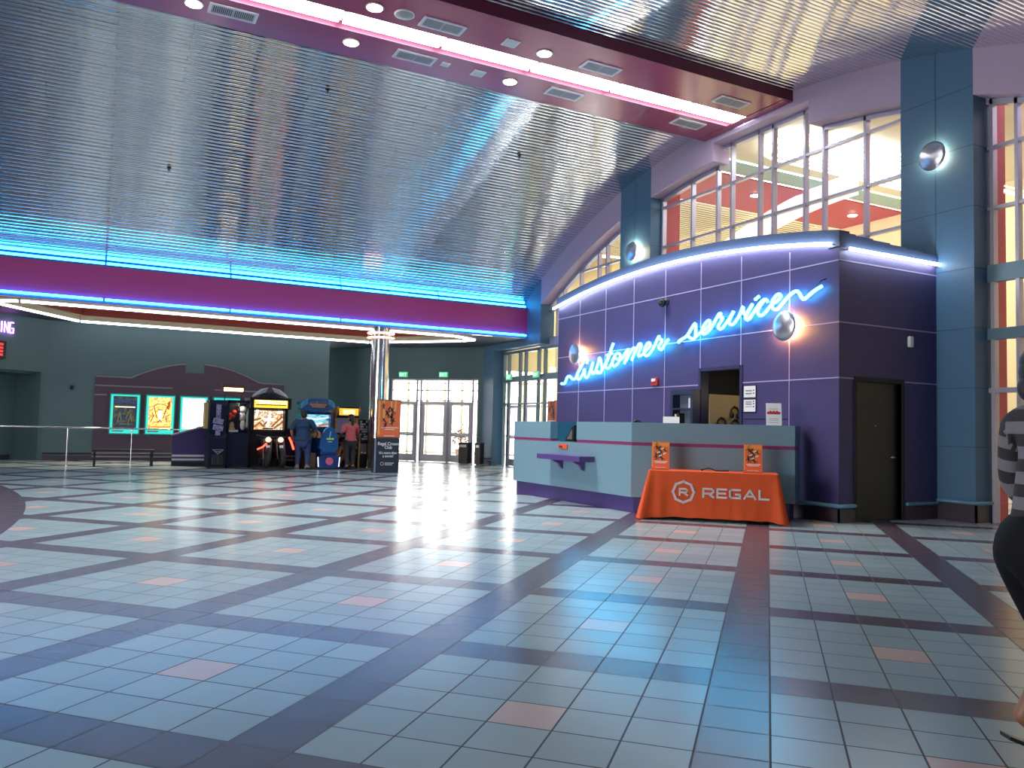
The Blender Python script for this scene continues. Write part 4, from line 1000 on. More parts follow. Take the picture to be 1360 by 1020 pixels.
# octagonal badge and letters
LC = (-.42, .43); R8 = .155
octo = [(LC[0] + R8*cos(pi/8 + k*pi/4 + pi/8), LC[1] + R8*sin(pi/8 + k*pi/4 + pi/8)) for k in range(8)]
mb = flat_strokes([[octo[k], octo[(k+1) % 8]] for k in range(8)], .034, front_pl, 0, .004)
def glyph(ch, x, y, w, h):
    G = {'R': [[(0, 0), (0, 1), (.8, 1), (1, .82), (1, .62), (.8, .42), (.0, .42)], [(.5, .42), (1, 0)]],
         'E': [[(1, 1), (0, 1), (0, 0), (1, 0)], [(0, .5), (.9, .5)]],
         'G': [[(.98, 1), (.18, 1), (0, .82), (0, .18), (.18, 0), (1, 0), (1, .45), (.58, .45)]],
         'A': [[(0, 0), (.5, 1), (1, 0)], [(.2, .28), (.8, .28)]], 'L': [[(0, 1), (0, 0), (1, 0)]],
         'I': [[(.5, 0), (.5, 1)]], 'N': [[(0, 0), (0, 1), (1, 0), (1, 1)]], 'X': [[(0, 0), (1, 1)], [(0, 1), (1, 0)]], 'T': [[(.5, 0), (.5, 1)], [(0, 1), (1, 1)]], 'M': [[(0, 0), (0, 1), (.5, .3), (1, 1), (1, 0)]], 'O': [[(0, .1), (0, .9), (.1, 1), (.9, 1), (1, .9), (1, .1), (.9, 0), (.1, 0), (0, .1)]]}
    return [[(x + px*w, y + py*h) for px, py in s] for s in G[ch]]
mb.build('printed_badge', M_lilacwhite, cl); mb = MB()
flat_strokes(glyph('R', LC[0] - .055, LC[1] - .045, .11, .09), .026, front_pl, 0, .004, mb); mb.build('printed_initial', M_lilacwhite, cl); mb = MB()
x = -.13
for ch, w in (('R', .145), ('E', .125), ('G', .145), ('A', .155), ('L', .125)):
    flat_strokes(glyph(ch, x, LC[1] - .06, w, .12), .028, front_pl, 0, .004, mb); x += w + .058
mb.build('printed_wordmark', M_lilacwhite, cl)

# orange poster stands on the cloth
def art_orange(r, pl, w=.26, h=.42):
    mb = MB(); rnd = random.Random(5)
    def q(x0, x1, y0, y1, d=.001): mb.prism([pl(x0, y0, d), pl(x1, y0, d), pl(x1, y1, d), pl(x0, y1, d)], tuple(Vector(pl(0, 0, .002)) - Vector(pl(0, 0, 0))), mi)
    mi = 0; q(-w/2, w/2, h*.86, h*.995); q(-w*.5, -w*.42, h*.1, h*.86)
    wpart(r, mb, 'amber_edge', mat('poster amber', (.85, .33, .06), .5))
    mb = MB(); 
    figures(pl, 0, .65*h, .52*w, .46*h, 9, 5, 1.0, mb)
    wpart(r, mb, 'dark_figures', mat('poster black', (.03, .02, .025), .5))
    mb = MB()
    for cx, cy in ((.1, .76), (-.12, .62), (.22, .58), (-.02, .5)): flat_strokes([[(cx*w - .014, cy*h), (cx*w + .014, cy*h + .012)]], .022, pl, .001, .0035, mb)
    wpart(r, mb, 'cream_figures', mat('poster cream', (.85, .7, .4), .5))
    mb = MB(); flat_strokes([[(-w*.36, h*.30), (w*.4, h*.30)], [(-w*.28, h*.25), (w*.3, h*.25)]], .012, pl, .001, .0035, mb); flat_strokes([[(-w*.3, h*.08), (w*.3, h*.08)]], .006, pl, .001, .003, mb)
    wpart(r, mb, 'white_print', M_paper)
M_porange = mat('poster orange', (.80, .17, .055), .5)
for t, lb in ((.14, 'orange leaning poster stand at the left end of the orange table'), (1.52, 'orange leaning poster stand at the right end of the orange table')):
    c = TA + tdx*t + tdy*.30
    leaning('poster_stand', tuple(c), tdx, .27, .43, TH + .002, .12, [M_porange, M_black], lb, 'poster', 'small poster stands on the table', art_orange)
c = TA + tdx*.95 + tdy*.35
mb = MB(); mb.tube([tuple(c + tdx*(-.18 + .05*i) + Vector((0, 0, TH + .012 + .035*max(0, sin(i*.8))))) for i in range(9)], .009, 6); mb.ball(tuple(c - tdx*.18 + Vector((0, 0, TH + .02))), .018)
wthing(mb, 'pen_on_cord', M_black, tuple(c + Vector((0, 0, TH))), 'black pen with a coiled cord lying on the orange tablecloth', 'pen')
# ================================================================== ARCADE CORNER
# mural on the back wall
YW = 28.2
mu = empty('wall_mural', (2.75, YW, 0), 0, 'dark plum panel with arched split top on the back wall behind the posters', 'wall panel')
M_mural = mat('plum mural paint', (.095, .06, .095), .6, var=.05)
def mtop(x):
    if x < .9: return 2.62
    if x > 4.85: return 2.62
    u = (x - 2.87)/1.98; return 2.62 + .54*(1 - u*u)
mb = MB(); N = 40
def cell(a, b): mb.prism([(a, YW, .22), (b, YW, .22), (b, YW, mtop(b)), (a, YW, mtop(a))], (0, -.05, 0))
xs = [-.12 + (5.66 + .12)*i/N for i in range(N + 1)]
for a, b in zip(xs, xs[1:]):
    if b < 2.62 or a > 2.93: cell(a, b)
    else: mb.prism([(a, YW, .22), (b, YW, .22), (b, YW, 2.86), (a, YW, 2.86)], (0, -.05, 0))
wpart(mu, mb, 'panel', M_mural)
M_mline = mat('mauve trim strip', (.30, .25, .30), .4)
mb = MB()
px = [x for x in xs if x < 2.62]; mb.tube([(x, YW - .055, mtop(x)) for x in px], .022, 6); px = [x for x in xs if x > 2.93]; mb.tube([(x, YW - .055, mtop(x)) for x in px], .022, 6)
for x0, x1, z in ((-.12, 2.1, 2.34), (-.12, .22, 2.05), (3.4, 5.0, 2.34), (-.12, 5.66, .23), (-.12, 5.66, .12)): mb.box(x0, x1, YW - .075, YW - .05, z - .02, z + .02)
wpart(mu, mb, 'trim_strip', M_mline)
# lit poster cases
M_tealled = glow('teal case light', (.03, .62, .52), 1.25); M_tealf = mat('teal poster frame', (.03, .32, .30), .4)
def poster(x0, label, kind):
    x1, z0, z1 = x0 + .89, .82, 2.11; y = YW - .05
    r = empty('poster_case', ((x0 + x1)/2, y, z0), 0, label, 'poster case', 'teal framed poster cases on the back wall'); f = .035; g = .07
    mb = MB()
    for a in ((x0, x1, z0, z0 + f), (x0, x1, z1 - f, z1), (x0, x0 + f, z0 + f, z1 - f), (x1 - f, x1, z0 + f, z1 - f)): mb.box(a[0], a[1], y - .09, y, a[2], a[3])
    wpart(r, mb, 'case_frame', M_tealf)
    mb = MB(); zb = z0 + .20
    for a in ((x0 + f, x1 - f, z0 + f, zb), (x0 + f, x1 - f, z1 - f - g*.7, z1 - f), (x0 + f, x0 + f + g, zb, z1 - f - g*.7), (x1 - f - g, x1 - f, zb, z1 - f - g*.7)): mb.box(a[0], a[1], y - .04, y - .01, a[2], a[3])
    wpart(r, mb, 'light_band', M_tealled)
    a0, a1, c0, c1 = x0 + f + g, x1 - f - g, zb + .01, z1 - f - g*.7; yy = y - .045
    cols = {'dark': ((.012, .02, .05), .25), 'gold': ((1.0, .62, .10), 1.5), 'white': ((1, .96, .9), 3.2), 'teal': ((.03, .35, .40), .7)}
    col, es = cols[kind]
    mb = MB(); mb.box(a0, a1, yy, yy + .03, c0, c1); ps = wpart(r, mb, 'poster_sheet', {'gold': mottled('backlit golden poster', [(.45, .12, .01), (1, .5, .05), (1, .78, .25), (.8, .2, .03), (1, .85, .45)], 5, 1.5), 'dark': mottled('backlit night poster', [(.008, .012, .03), (.02, .05, .12), (.01, .015, .03), (.10, .10, .04), (.015, .03, .07)], 5, .9)}.get(kind) or glow('backlit poster ' + kind, col, es))
    def pl(x, z, d): return (a0 + (a1 - a0)*x, yy - d, c0 + (c1 - c0)*z)
    def art(name, strokes, w, m): wpart(r, flat_strokes(strokes, w, lambda x, z, d: (x, yy - d, z), .001, .004), name, m, 0, ps)
    P = lambda x, z: (a0 + (a1 - a0)*x, c0 + (c1 - c0)*z)
    if kind == 'dark':
        art('title_line', [[P(.1, .66), P(.9, .66)]], .035, glow('poster title', (.9, .8, .55), 1.4))
        art('blue_sky', [[P(.05, .9), P(.3, .86), P(.6, .93), P(.95, .88)], [P(.1, .8), P(.5, .84), P(.9, .78)]], .03, glow('poster blue', (.05, .14, .34), .5))
        art('pale_figures', [[P(.2, .2), P(.3, .5), P(.35, .25)], [P(.55, .3), P(.7, .55)], [P(.65, .15), P(.75, .45), P(.8, .2)], [P(.3, .12), P(.7, .12)]], .022, glow('poster olive', (.30, .30, .12), .5))
    if kind == 'gold':
        art('dark_lines', [[P(.22, .72), P(.35, .78), P(.65, .78), P(.8, .72), P(.72, .55), P(.66, .35), P(.5, .28), P(.36, .36), P(.28, .55), P(.22, .72)], [P(.4, .6), P(.6, .6)], [P(.1, .2), P(.22, .4), P(.15, .5)], [P(.8, .2), P(.75, .38), P(.9, .45)], [P(.4, .2), P(.5, .26), P(.6, .2)]], .022, mat('poster umber', (.12, .05, .01), .6))
        art('pale_face', [[P(.5, .34), P(.5, .52)]], .13, glow('poster pale', (1, .9, .6), 1.6)); art('red_mark', [[P(.85, .66), P(.88, .84)]], .07, glow('poster red', (.8, .1, .03), .7)); art('title_line', [[P(.06, .05), P(.94, .05)]], .05, glow('poster orange band', (1, .35, .05), .9))
    if kind == 'white':
        art('brown_birds', [[P(.1, .1), P(.25, .06), P(.2, .14)], [P(.2, .06), P(.35, .05)], [P(.65, .06), P(.8, .1), P(.9, .15)], [P(.75, .05), P(.82, .14)]], .018, mat('poster sepia', (.35, .25, .1), .6))
    mb = MB(); mb.box(x0 + f + .06, x0 + .42, yy - .004, yy, z0 + .085, z0 + .135); wpart(r, mb, 'plate', mat('poster name plate', (.35, .45, .45), .4))
poster(.31, 'teal lit poster case with a dark night poster, leftmost on the plum panel', 'dark')
poster(1.33, 'teal lit poster case with a golden yellow poster', 'gold')
poster(2.34, 'teal lit poster case with a glowing white poster', 'white')
poster(3.36, 'teal lit poster case partly hidden behind the dark prize cabinets', 'teal')
poster(4.38, 'teal lit poster case just left behind the motorbike game', 'teal')
mb = MB(); mb.box(-.80, -.70, YW - .07, YW, 2.18, 2.3); mb.ball((-.75, YW - .09, 2.22), .05)
wthing(mb, 'security_camera', M_black, (-.75, YW, 2.24), 'small black camera on the bare wall left of the plum panel', 'camera')
# low wall behind the machines
lw = empty('low_partition', (4.5, 24.85, 0), 0, 'low violet partition with sloped cap and white stripes behind the arcade machines', 'partition')
mb = MB(); prof = [(1.93, 0), (7.0, 0), (7.0, 1.12), (2.75, 1.12), (1.93, .86)]
mb.prism([(x, 24.85, z) for x, z in prof], (0, .16, 0)); wpart(lw, mb, 'partition_body', mat('violet partition', (.045, .025, .13), .45))
mb = MB(); mb.prism([(1.90, 24.8, .86), (2.74, 24.8, 1.12), (7.0, 24.8, 1.12), (7.0, 24.8, 1.16), (2.73, 24.8, 1.16), (1.89, 24.8, .90)], (0, .26, 0)); wpart(lw, mb, 'cap', mat('grey lilac cap', (.24, .23, .28), .4))
for z in (.30, .19): wpart(lw, MB().box(1.93, 7.0, 24.835, 24.85, z - .028, z + .028), 'stripe', mat('white stripe', (.55, .55, .58), .4))
wpart(lw, MB().box(1.925, 7.0, 24.84, 24.85, 0, .12), 'base_tile', M_blackm)
# rail
rl = empty('guard_rail', (-1.5, 24.5, 0), 0, 'polished steel guard rail running in front of the plum panel', 'railing')
wpart(rl, MB().tube([(-6.5, 25.6, 1.045), (-2.3, 24.95, 1.045), (-.7, 24.72, 1.045), (2.05, 24.35, 1.045)], .022, 10), 'top_rail', M_chrome)
for x, y in ((-4.2, 25.24), (-.70, 24.72), (.86, 24.51)):
    mb = MB(); mb.tube([(x, y, .0), (x, y, 1.03)], .02, 10); wpart(rl, mb, 'post', M_chrome)
    mb = MB(); mb.lathe([(.05, 0), (.05, .012), (.022, .03)], 14, 0, (x, y, 0)); wpart(rl, mb, 'foot_flange', M_steel)
# bench
bn = empty('bench', (.69, 24.95, 0), 0, 'plain black backless bench behind the guard rail', 'bench')
wpart(bn, MB().box(-.09, 1.47, 24.78, 25.18, .41, .46), 'seat', M_black, .006)
for x in (-.03, 1.41):
    for y in (24.82, 25.14): wpart(bn, MB().box(x - .03, x + .03, y - .025, y + .025, 0, .41), 'leg', M_black)
# chrome column
cx, cy = 7.56, 23.5
co = empty('chrome_column', (cx, cy, 0), 0, 'round mirror-clad column with a neon collar in front of the outside doors', 'column')
wpart(co, MB().lathe([(.275, 0), (.275, SZ + .03)], 40, 0, (cx, cy, 0)), 'column_shaft', mat('mirror cladding', (.72, .72, .76), .16, 1, bump=.25, bscale=3))
for z in (3.96, 4.10): wpart(co, MB().torus((cx, cy, z), .40, .018, 'z', 32, 8), 'neon_ring', glow('coral neon', (1, .32, .22), 6))
mb = MB()
for k in range(12):
    a = 2*pi*k/12; mb.tube([(cx + .27*cos(a), cy + .27*sin(a), 3.92), (cx + .40*cos(a), cy + .40*sin(a), 3.92), (cx + .40*cos(a), cy + .40*sin(a), 4.2)], .011, 6)
wpart(co, mb, 'ring_bracket', M_steel)
# membership kiosk
ks = empty('poster_kiosk', (7.17, 21.5, 0), 0, 'black display stand topped by an orange poster in front of the chrome column', 'display stand')
wpart(ks, MB().box(6.83, 7.52, 21.40, 21.72, .0, .95), 'base_box', mat('kiosk black', (.02, .025, .04), .4), .004)
wpart(ks, MB().box(6.80, 6.845, 21.385, 21.40, .02, .94), 'edge_strip', M_steel)
pb = wpart(ks, MB().box(6.90, 7.56, 21.50, 21.56, .98, 2.0), 'poster_board', M_porange)
wpart(ks, MB().box(6.88, 7.58, 21.53, 21.58, .95, 2.03), 'board_frame', mat('bronze frame', (.25, .14, .06), .4, .5))
def kp(x, y, d): return (x, 21.50 - d, y)
wpart(ks, flat_strokes([[(6.94, 1.08), (6.94, 1.98)], [(7.08, 1.5), (7.07, 1.98)], [(7.27, 1.4), (7.29, 1.96)], [(7.4, 1.75), (7.42, 1.98)]], .05, kp, .001, .003), 'amber_streak', mat('poster gold', (.8, .45, .12), .5), 0, pb)
wpart(ks, figures(kp, 7.2, 1.58, .3, .5, 9, 4, 2.0, None, .004), 'dark_figures', mat('poster black', (.03, .02, .025), .5), 0, pb)
wpart(ks, flat_strokes([[(7.02, 1.25), (7.5, 1.25)], [(7.12, 1.20), (7.38, 1.20)], [(7.1, 1.02), (7.4, 1.02)]], .018, kp, .001, .004), 'white_print', M_paper, 0, pb)
def kb(x, y, d): return (7.20 + x, 21.398 - d, y)
for i, (s_, z, sz) in enumerate((('Regal Crown', .80, .125), ('Club', .70, .125), ("It's more than", .55, .10), ('a movie!', .46, .10))):
    wpart(ks, text_mb(s_, sz, lambda x, y, d, z=z: kb(x, y + z, d), .002, 'CENTER', .92, .0015), 'lettering', M_paper)
bq = [(-.17 + .045*cos(k*pi/4), .25 + .045*sin(k*pi/4)) for k in range(8)]
mb = flat_strokes([[bq[k], bq[(k+1) % 8]] for k in range(8)], .014, kb, .001, .003); flat_strokes([[(-.08, .27), (.16, .27)], [(-.08, .225), (.12, .225)]], .022, kb, .001, .003, mb); wpart(ks, mb, 'badge', mat('grey print light', (.5, .5, .52), .5))
# exit signs
def exit_sign(c, ax, label, w=.36, h=.2):
    c = Vector(c); ax = Vector(ax).normalized(); nr = Vector((-ax.y, ax.x, 0)); nr = -nr if nr.dot(Vector((c.x, c.y, 0))) > 0 else nr
    r = empty('exit_sign', tuple(c), 0, label, 'exit sign', 'green exit signs')
    def pl(x, y, d): return tuple(c + ax*x + nr*d + Vector((0, 0, y)))
    mb = MB(); mb.prism([pl(-w/2, 0, -.05), pl(w/2, 0, -.05), pl(w/2, h, -.05), pl(-w/2, h, -.05)], tuple(nr*.04)); wpart(r, mb, 'sign_body', M_white)
    mb = MB(); mb.prism([pl(-w/2 + .01, .01, -.01), pl(w/2 - .01, .01, -.01), pl(w/2 - .01, h - .01, -.01), pl(-w/2 + .01, h - .01, -.01)], tuple(nr*.008)); wpart(r, mb, 'sign_face', N_exit)
    mb = MB()
    for k, chh in enumerate('EXIT'): flat_strokes(glyph(chh, -.135 + .07*k, .05, .048, .1), .015, pl, 0, .004, mb)
    wpart(r, mb, 'sign_letters', glow('exit letters', (.75, 1, .85), 1.6))
    mb = MB(); mb.prism([pl(-.03, h/2 - .03, -.1), pl(.03, h/2 - .03, -.1), pl(.03, h/2 + .03, -.1), pl(-.03, h/2 + .03, -.1)], tuple(nr*.05)); wpart(r, mb, 'sign_mount', M_white)
q = chp(-1.40); exit_sign((q[0] - .05, q[1] - .05, 3.14), (.7071, -.7071, 0), 'green exit sign over the left outside door, beside the chrome column')
q = chp(.24); exit_sign((q[0] - .05, q[1] - .05, 3.14), (.7071, -.7071, 0), 'green exit sign over the middle of the bright outside doors')
exit_sign((XG - .16, 24.95, 3.0), (0, -1, 0), 'green exit sign on the left bar of the glass entrance beside the booth', .42)
exit_sign((XG - .16, 23.0, 3.0), (0, -1, 0), 'green exit sign on the glass entrance bar, nearer the neon sign', .42)
q = chp(1.98); mb = MB(); mb.obox((q[0] - .03, q[1] - .03), u45, n45, .05, .03, 1.95, 2.12)
wthing(mb, 'card_reader', M_black, (q[0], q[1], 2.0), 'small black wall box on the grey wall right of the outside doors', 'wall box', bevel=.008)
# waste bins
for c, w, lb in (((11.72, 26.32), .34, 'dark brown square waste bin beside the outside doors, left of two'), ((12.12, 25.98), .22, 'dark narrow waste bin against the right side of the square bin')):
    r = empty('waste_bin', (c[0], c[1], 0), radians(-45), lb, 'waste bin', 'bins by the outside doors')
    MB().box(-w/2, w/2, -.2, .2, .02, .72).build('bin_body', mat('dark bronze bin', (.045, .032, .03), .4), r, .01)
    MB().box(-w/2 - .01, w/2 + .01, -.21, .21, .72, .77).build('bin_lid', M_black, r, .01)
    MB().box(-w/2 + .05, w/2 - .05, -.212, -.205, .60, .69).build('bin_flap', M_steel, r)
# orange poster on the glass entrance
mb = MB(); mb.box(XG - .09, XG - .075, 21.68, 22.28, 1.35, 2.22)
r = empty('window_poster', (XG - .08, 21.98, 1.35), 0, 'orange poster hung on the glass entrance behind the counter end', 'poster')
wpart(r, mb, 'sheet', M_porange)
def wp(x, y, d): return (XG - .09 - d, 21.98 - x, y)
wpart(r, figures(wp, 0, 1.9, .36, .46, 8, 6, 2.0, None, .004), 'dark_figures', mat('poster plum', (.12, .03, .08), .5))
wpart(r, flat_strokes([[(-.22, 1.58), (.22, 1.58)], [(-.1, 1.45), (.1, 1.45)]], .03, wp, .001, .004), 'white_print', M_paper)
# left wall sign
ul = (-.70710678, -.70710678)
sx_, sy_ = -2.46, 27.24
r = empty('neon_word_sign', (sx_, sy_, 3.87), 0, 'violet neon lettering above the red display on the angled wall', 'neon sign')
def lp(x, y, d): return (sx_ - .7071*x*-1 + .7071*d*1, sy_ + .7071*x - .7071*d, 3.87 + y)
st = []
x = -.25
for ch, w in (('I', .08), ('N', .12), ('G', .12)):
    for k in glyph(ch, x, -.15, w, .3):
        st.append(k)
    x += w + .05
for k in st: wpart(r, MB().tube([lp(a, b, .06) for a, b in k], .017, 6), 'neon_tube', N_purple)
r = empty('message_display', (sx_, sy_, 3.2), 0, 'black display box with red light rows below the violet neon letters', 'display')
def bxp(mb, x0, x1, z0, z1, d0, d1):
    mb.prism([lp(x0, z0 - 3.87, d0), lp(x1, z0 - 3.87, d0), lp(x1, z1 - 3.87, d0), lp(x0, z1 - 3.87, d0)], (.7071*(d1 - d0), -.7071*(d1 - d0), 0))
mb = MB(); bxp(mb, -1.6, -.06, 2.94, 3.46, .0, .1); wpart(r, mb, 'display_case', M_black)
mb = MB()
for i in range(4): bxp(mb, -1.5, -.16, 3.03 + .1*i, 3.09 + .1*i, .1, .105)
wpart(r, mb, 'red_text_row', glow('red display', (1, .03, .04), 1.6))

# ---- arcade machines (fronts face the room, -Y)
M_cab = mat('black cabinet laminate', (.008, .008, .011), .45, spec=.2); M_cabblue = mat('deep blue laminate', (.007, .009, .03), .45, spec=.2)
def wedge(mb, x0, x1, prof, mi=0):     # profile in (y, z), extruded along X
    mb.prism([(x0, y, z) for y, z in prof], (x1 - x0, 0, 0), mi)
# 1 side-on cabinet with pale side art and a lit sign on posts
r = empty('arcade_cabinet', (3.0, 23.9, 0), 0, 'tall blue black arcade cabinet with pale side art, leftmost of the machines', 'arcade machine', 'arcade machines')
mb = MB(); wedge(mb, 2.76, 3.22, [(23.6, .05), (24.5, .05), (24.5, 1.9), (23.75, 1.9), (23.65, 1.75), (23.72, 1.0), (23.55, .85)]); wpart(r, mb, 'cabinet_body', M_cabblue, .01)
wpart(r, MB().box(2.80, 3.2, 23.58, 24.45, 0, .05), 'plinth', M_blackm)
wpart(r, MB().box(2.66, 2.755, 23.95, 24.3, 1.1, 1.83), 'side_card', mat('ochre card', (.55, .42, .16), .5))
def fpl(y0): return lambda x, z, d: (x, y0 - d, z)
M_sart = mottled('lavender side art', [(.03, .03, .08), (.16, .15, .30), (.34, .33, .52), (.05, .05, .13)], 14)
mb = flat_strokes([[(2.99, 1.45), (2.99, 1.72)], [(2.99, .68), (2.99, .98)]], .13, fpl(23.64), 0, .012); flat_strokes([[(2.93, 1.32), (3.05, 1.30)], [(2.93, 1.14), (3.05, 1.12)]], .15, fpl(23.64), 0, .012, mb)
wpart(r, mb, 'front_art', M_sart)
mb = flat_strokes([[(2.86, .52), (3.14, .52), (3.0, .40), (2.88, .52)], [(2.92, .47), (3.08, .47)]], .018, fpl(23.53), 0, .012); wpart(r, mb, 'coin_door_print', mat('grey emblem', (.3, .3, .34), .4))
mb = MB(); mb.box(2.86, 3.0, 23.56, 23.6, .1, .38); mb.box(3.01, 3.15, 23.56, 23.6, .1, .38); wpart(r, mb, 'coin_door', M_black, .005)
for x in (3.16, 3.6): wpart(r, MB().tube([(x, 23.85, 1.8), (x, 23.85, 2.16)], .014, 6), 'sign_post', M_black)
sgn = wpart(r, MB().box(3.07, 3.68, 23.78, 23.92, 2.1, 2.36), 'sign_box', mat('dark bronze sign', (.08, .03, .015), .4), .01)
wpart(r, MB().box(3.12, 3.64, 23.765, 23.78, 2.17, 2.26), 'sign_light', glow('amber sign light', (1, .72, .35), 7), 0, sgn)
# 2 prize cabinet
r = empty('prize_cabinet', (3.55, 24.1, 0), 0, 'dark prize cabinet with white and red plush shapes behind glass', 'arcade machine', 'arcade machines')
mb = MB(); mb.box(3.26, 3.86, 23.8, 24.5, .05, .98); mb.box(3.26, 3.86, 24.46, 24.5, .98, 1.9); mb.box(3.26, 3.86, 23.8, 24.5, 1.84, 1.92); mb.box(3.26, 3.30, 23.8, 23.84, .98, 1.9); mb.box(3.82, 3.86, 23.8, 23.84, .98, 1.9); mb.box(3.55, 3.58, 23.8, 23.84, .98, 1.9)
wpart(r, mb, 'cabinet_body', M_cabblue)
wpart(r, MB().box(3.30, 3.82, 23.815, 23.82, .98, 1.84), 'glass', M_glass); wpart(r, MB().box(3.30, 3.84, 23.82, 24.46, 0, .05), 'plinth', M_blackm)
wpart(r, MB().box(3.3, 3.55, 23.78, 23.80, 1.02, 1.08), 'chute_panel', mat('grey chute', (.4, .4, .42), .4))
point('prize_lamp', (3.56, 23.98, 1.78), 4, (1, .85, .65), .06)
mb = MB(); mb.ball((3.40, 24.15, 1.48), .12, 12, 8, 0, (1, .7, .8)); mb.ball((3.47, 24.12, 1.57), .08); mb.ball((3.34, 24.1, 1.4), .06); wthing(mb, 'plush_toy', mat('plush red', (.65, .05, .03), .9), (3.40, 24.15, 1.4), 'red plush shape hanging in the left half of the prize cabinet', 'plush toy')
mb = MB(); mb.ball((3.71, 24.12, 1.66), .13, 12, 8, 0, (1, .7, .8)); mb.ball((3.70, 24.12, 1.46), .11, 12, 8, 0, (.9, .7, 1.3)); mb.ball((3.72, 24.1, 1.22), .10, 12, 8, 0, (.8, .7, 1.5)); wthing(mb, 'plush_toy', mat('plush white', (.72, .68, .66), .9), (3.71, 24.12, 1.2), 'white plush shape in the right half of the prize cabinet', 'plush toy')
mb = MB(); mb.ball((3.43, 24.2, 1.20), .09, 12, 8, 0, (.8, .8, 1.2)); mb.ball((3.43, 24.18, 1.08), .1); wthing(mb, 'plush_toy', mat('plush tan', (.7, .42, .2), .9), (3.43, 24.2, 1.0), 'tan plush shape below the red one in the prize cabinet', 'plush toy')
# 3 motorbike game
r = empty('motorbike_game', (4.43, 23.9, 0), 0, 'black motorbike arcade game with yellow marquee and lit screen', 'arcade machine', 'arcade machines')
mb = MB(); mb.box(3.90, 4.94, 24.0, 24.75, .05, 1.06); mb.box(3.90, 3.99, 23.85, 24.75, 1.06, 2.0); mb.box(4.85, 4.94, 23.85, 24.75, 1.06, 2.0); mb.box(3.99, 4.85, 24.3, 24.75, 1.06, 2.0); mb.box(3.84, 5.0, 23.72, 24.75, 1.70, 2.02); wpart(r, mb, 'cabinet_body', M_cab, .01)
sc = wpart(r, MB().box(3.97, 4.87, 24.14, 24.18, 1.10, 1.66), 'screen', mottled('game screen', [(.10, .04, .02), (.75, .36, .14), (1, .85, .6), (.35, .14, .06), (1, .95, .85)], 4.5, 1.25, stretch=(1, 1, 1.4)))
def sp2(x, z, d): return (x, 24.14 - d, z)
wpart(r, flat_strokes([[(4.0, 1.15), (4.2, 1.3), (4.3, 1.2), (4.45, 1.42)], [(4.55, 1.2), (4.82, 1.48)], [(4.62, 1.15), (4.85, 1.34)], [(4.02, 1.36), (4.2, 1.42)]], .05, sp2, .001, .004), 'screen_image_brown', glow('screen brown', (.42, .15, .05), .7), 0, sc)
wpart(r, flat_strokes([[(4.1, 1.5), (4.12, 1.64)], [(4.42, 1.2), (4.48, 1.6)], [(4.36, 1.38), (4.55, 1.4)], [(4.7, 1.6), (4.8, 1.62)]], .06, sp2, .001, .005), 'screen_image_white', glow('screen white', (1, .97, .9), 2.4), 0, sc)
wpart(r, MB().box(4.28, 4.58, 24.12, 24.14, 1.11, 1.15), 'screen_caption', M_black, 0, sc)
mq = wpart(r, MB().box(3.95, 4.89, 23.70, 23.72, 1.73, 1.95), 'marquee', glow('marquee yellow', (1, .62, .04), 1.3))
wpart(r, text_mb('TERMINATOR', .135, lambda x, y, d: (4.42 + x, 23.698 - d, 1.885 + y), .004, 'CENTER', 1.05, .002), 'marquee_letters', glow('marquee letters', (1, .97, .75), 2.2), 0, mq)
wpart(r, MB().box(4.0, 4.84, 23.695, 23.70, 1.80, 1.825), 'marquee_band', mat('marquee umber', (.2, .1, .01), .5), 0, mq)
# plain silver ribs as the cabinet's topper
mb = MB()
for s in (-1, 1):
    for k in range(3):
        mb.tube([(4.42 + s*(.06 + .03*k), 23.95, 2.30 - .05*k), (4.42 + s*(.26 + .04*k), 23.9, 2.24 - .06*k), (4.42 + s*(.46 + .02*k), 23.9, 2.10 - .03*k)], [.02, .032, .022], 8)
wpart(r, mb, 'topper_ribs', M_steel)
wpart(r, MB().lathe([(.34, 2.02), (.31, 2.09), (.22, 2.15), (.12, 2.19), (.01, 2.20)], 20, 0, (4.42, 23.98, 0)), 'topper_base', M_cab)
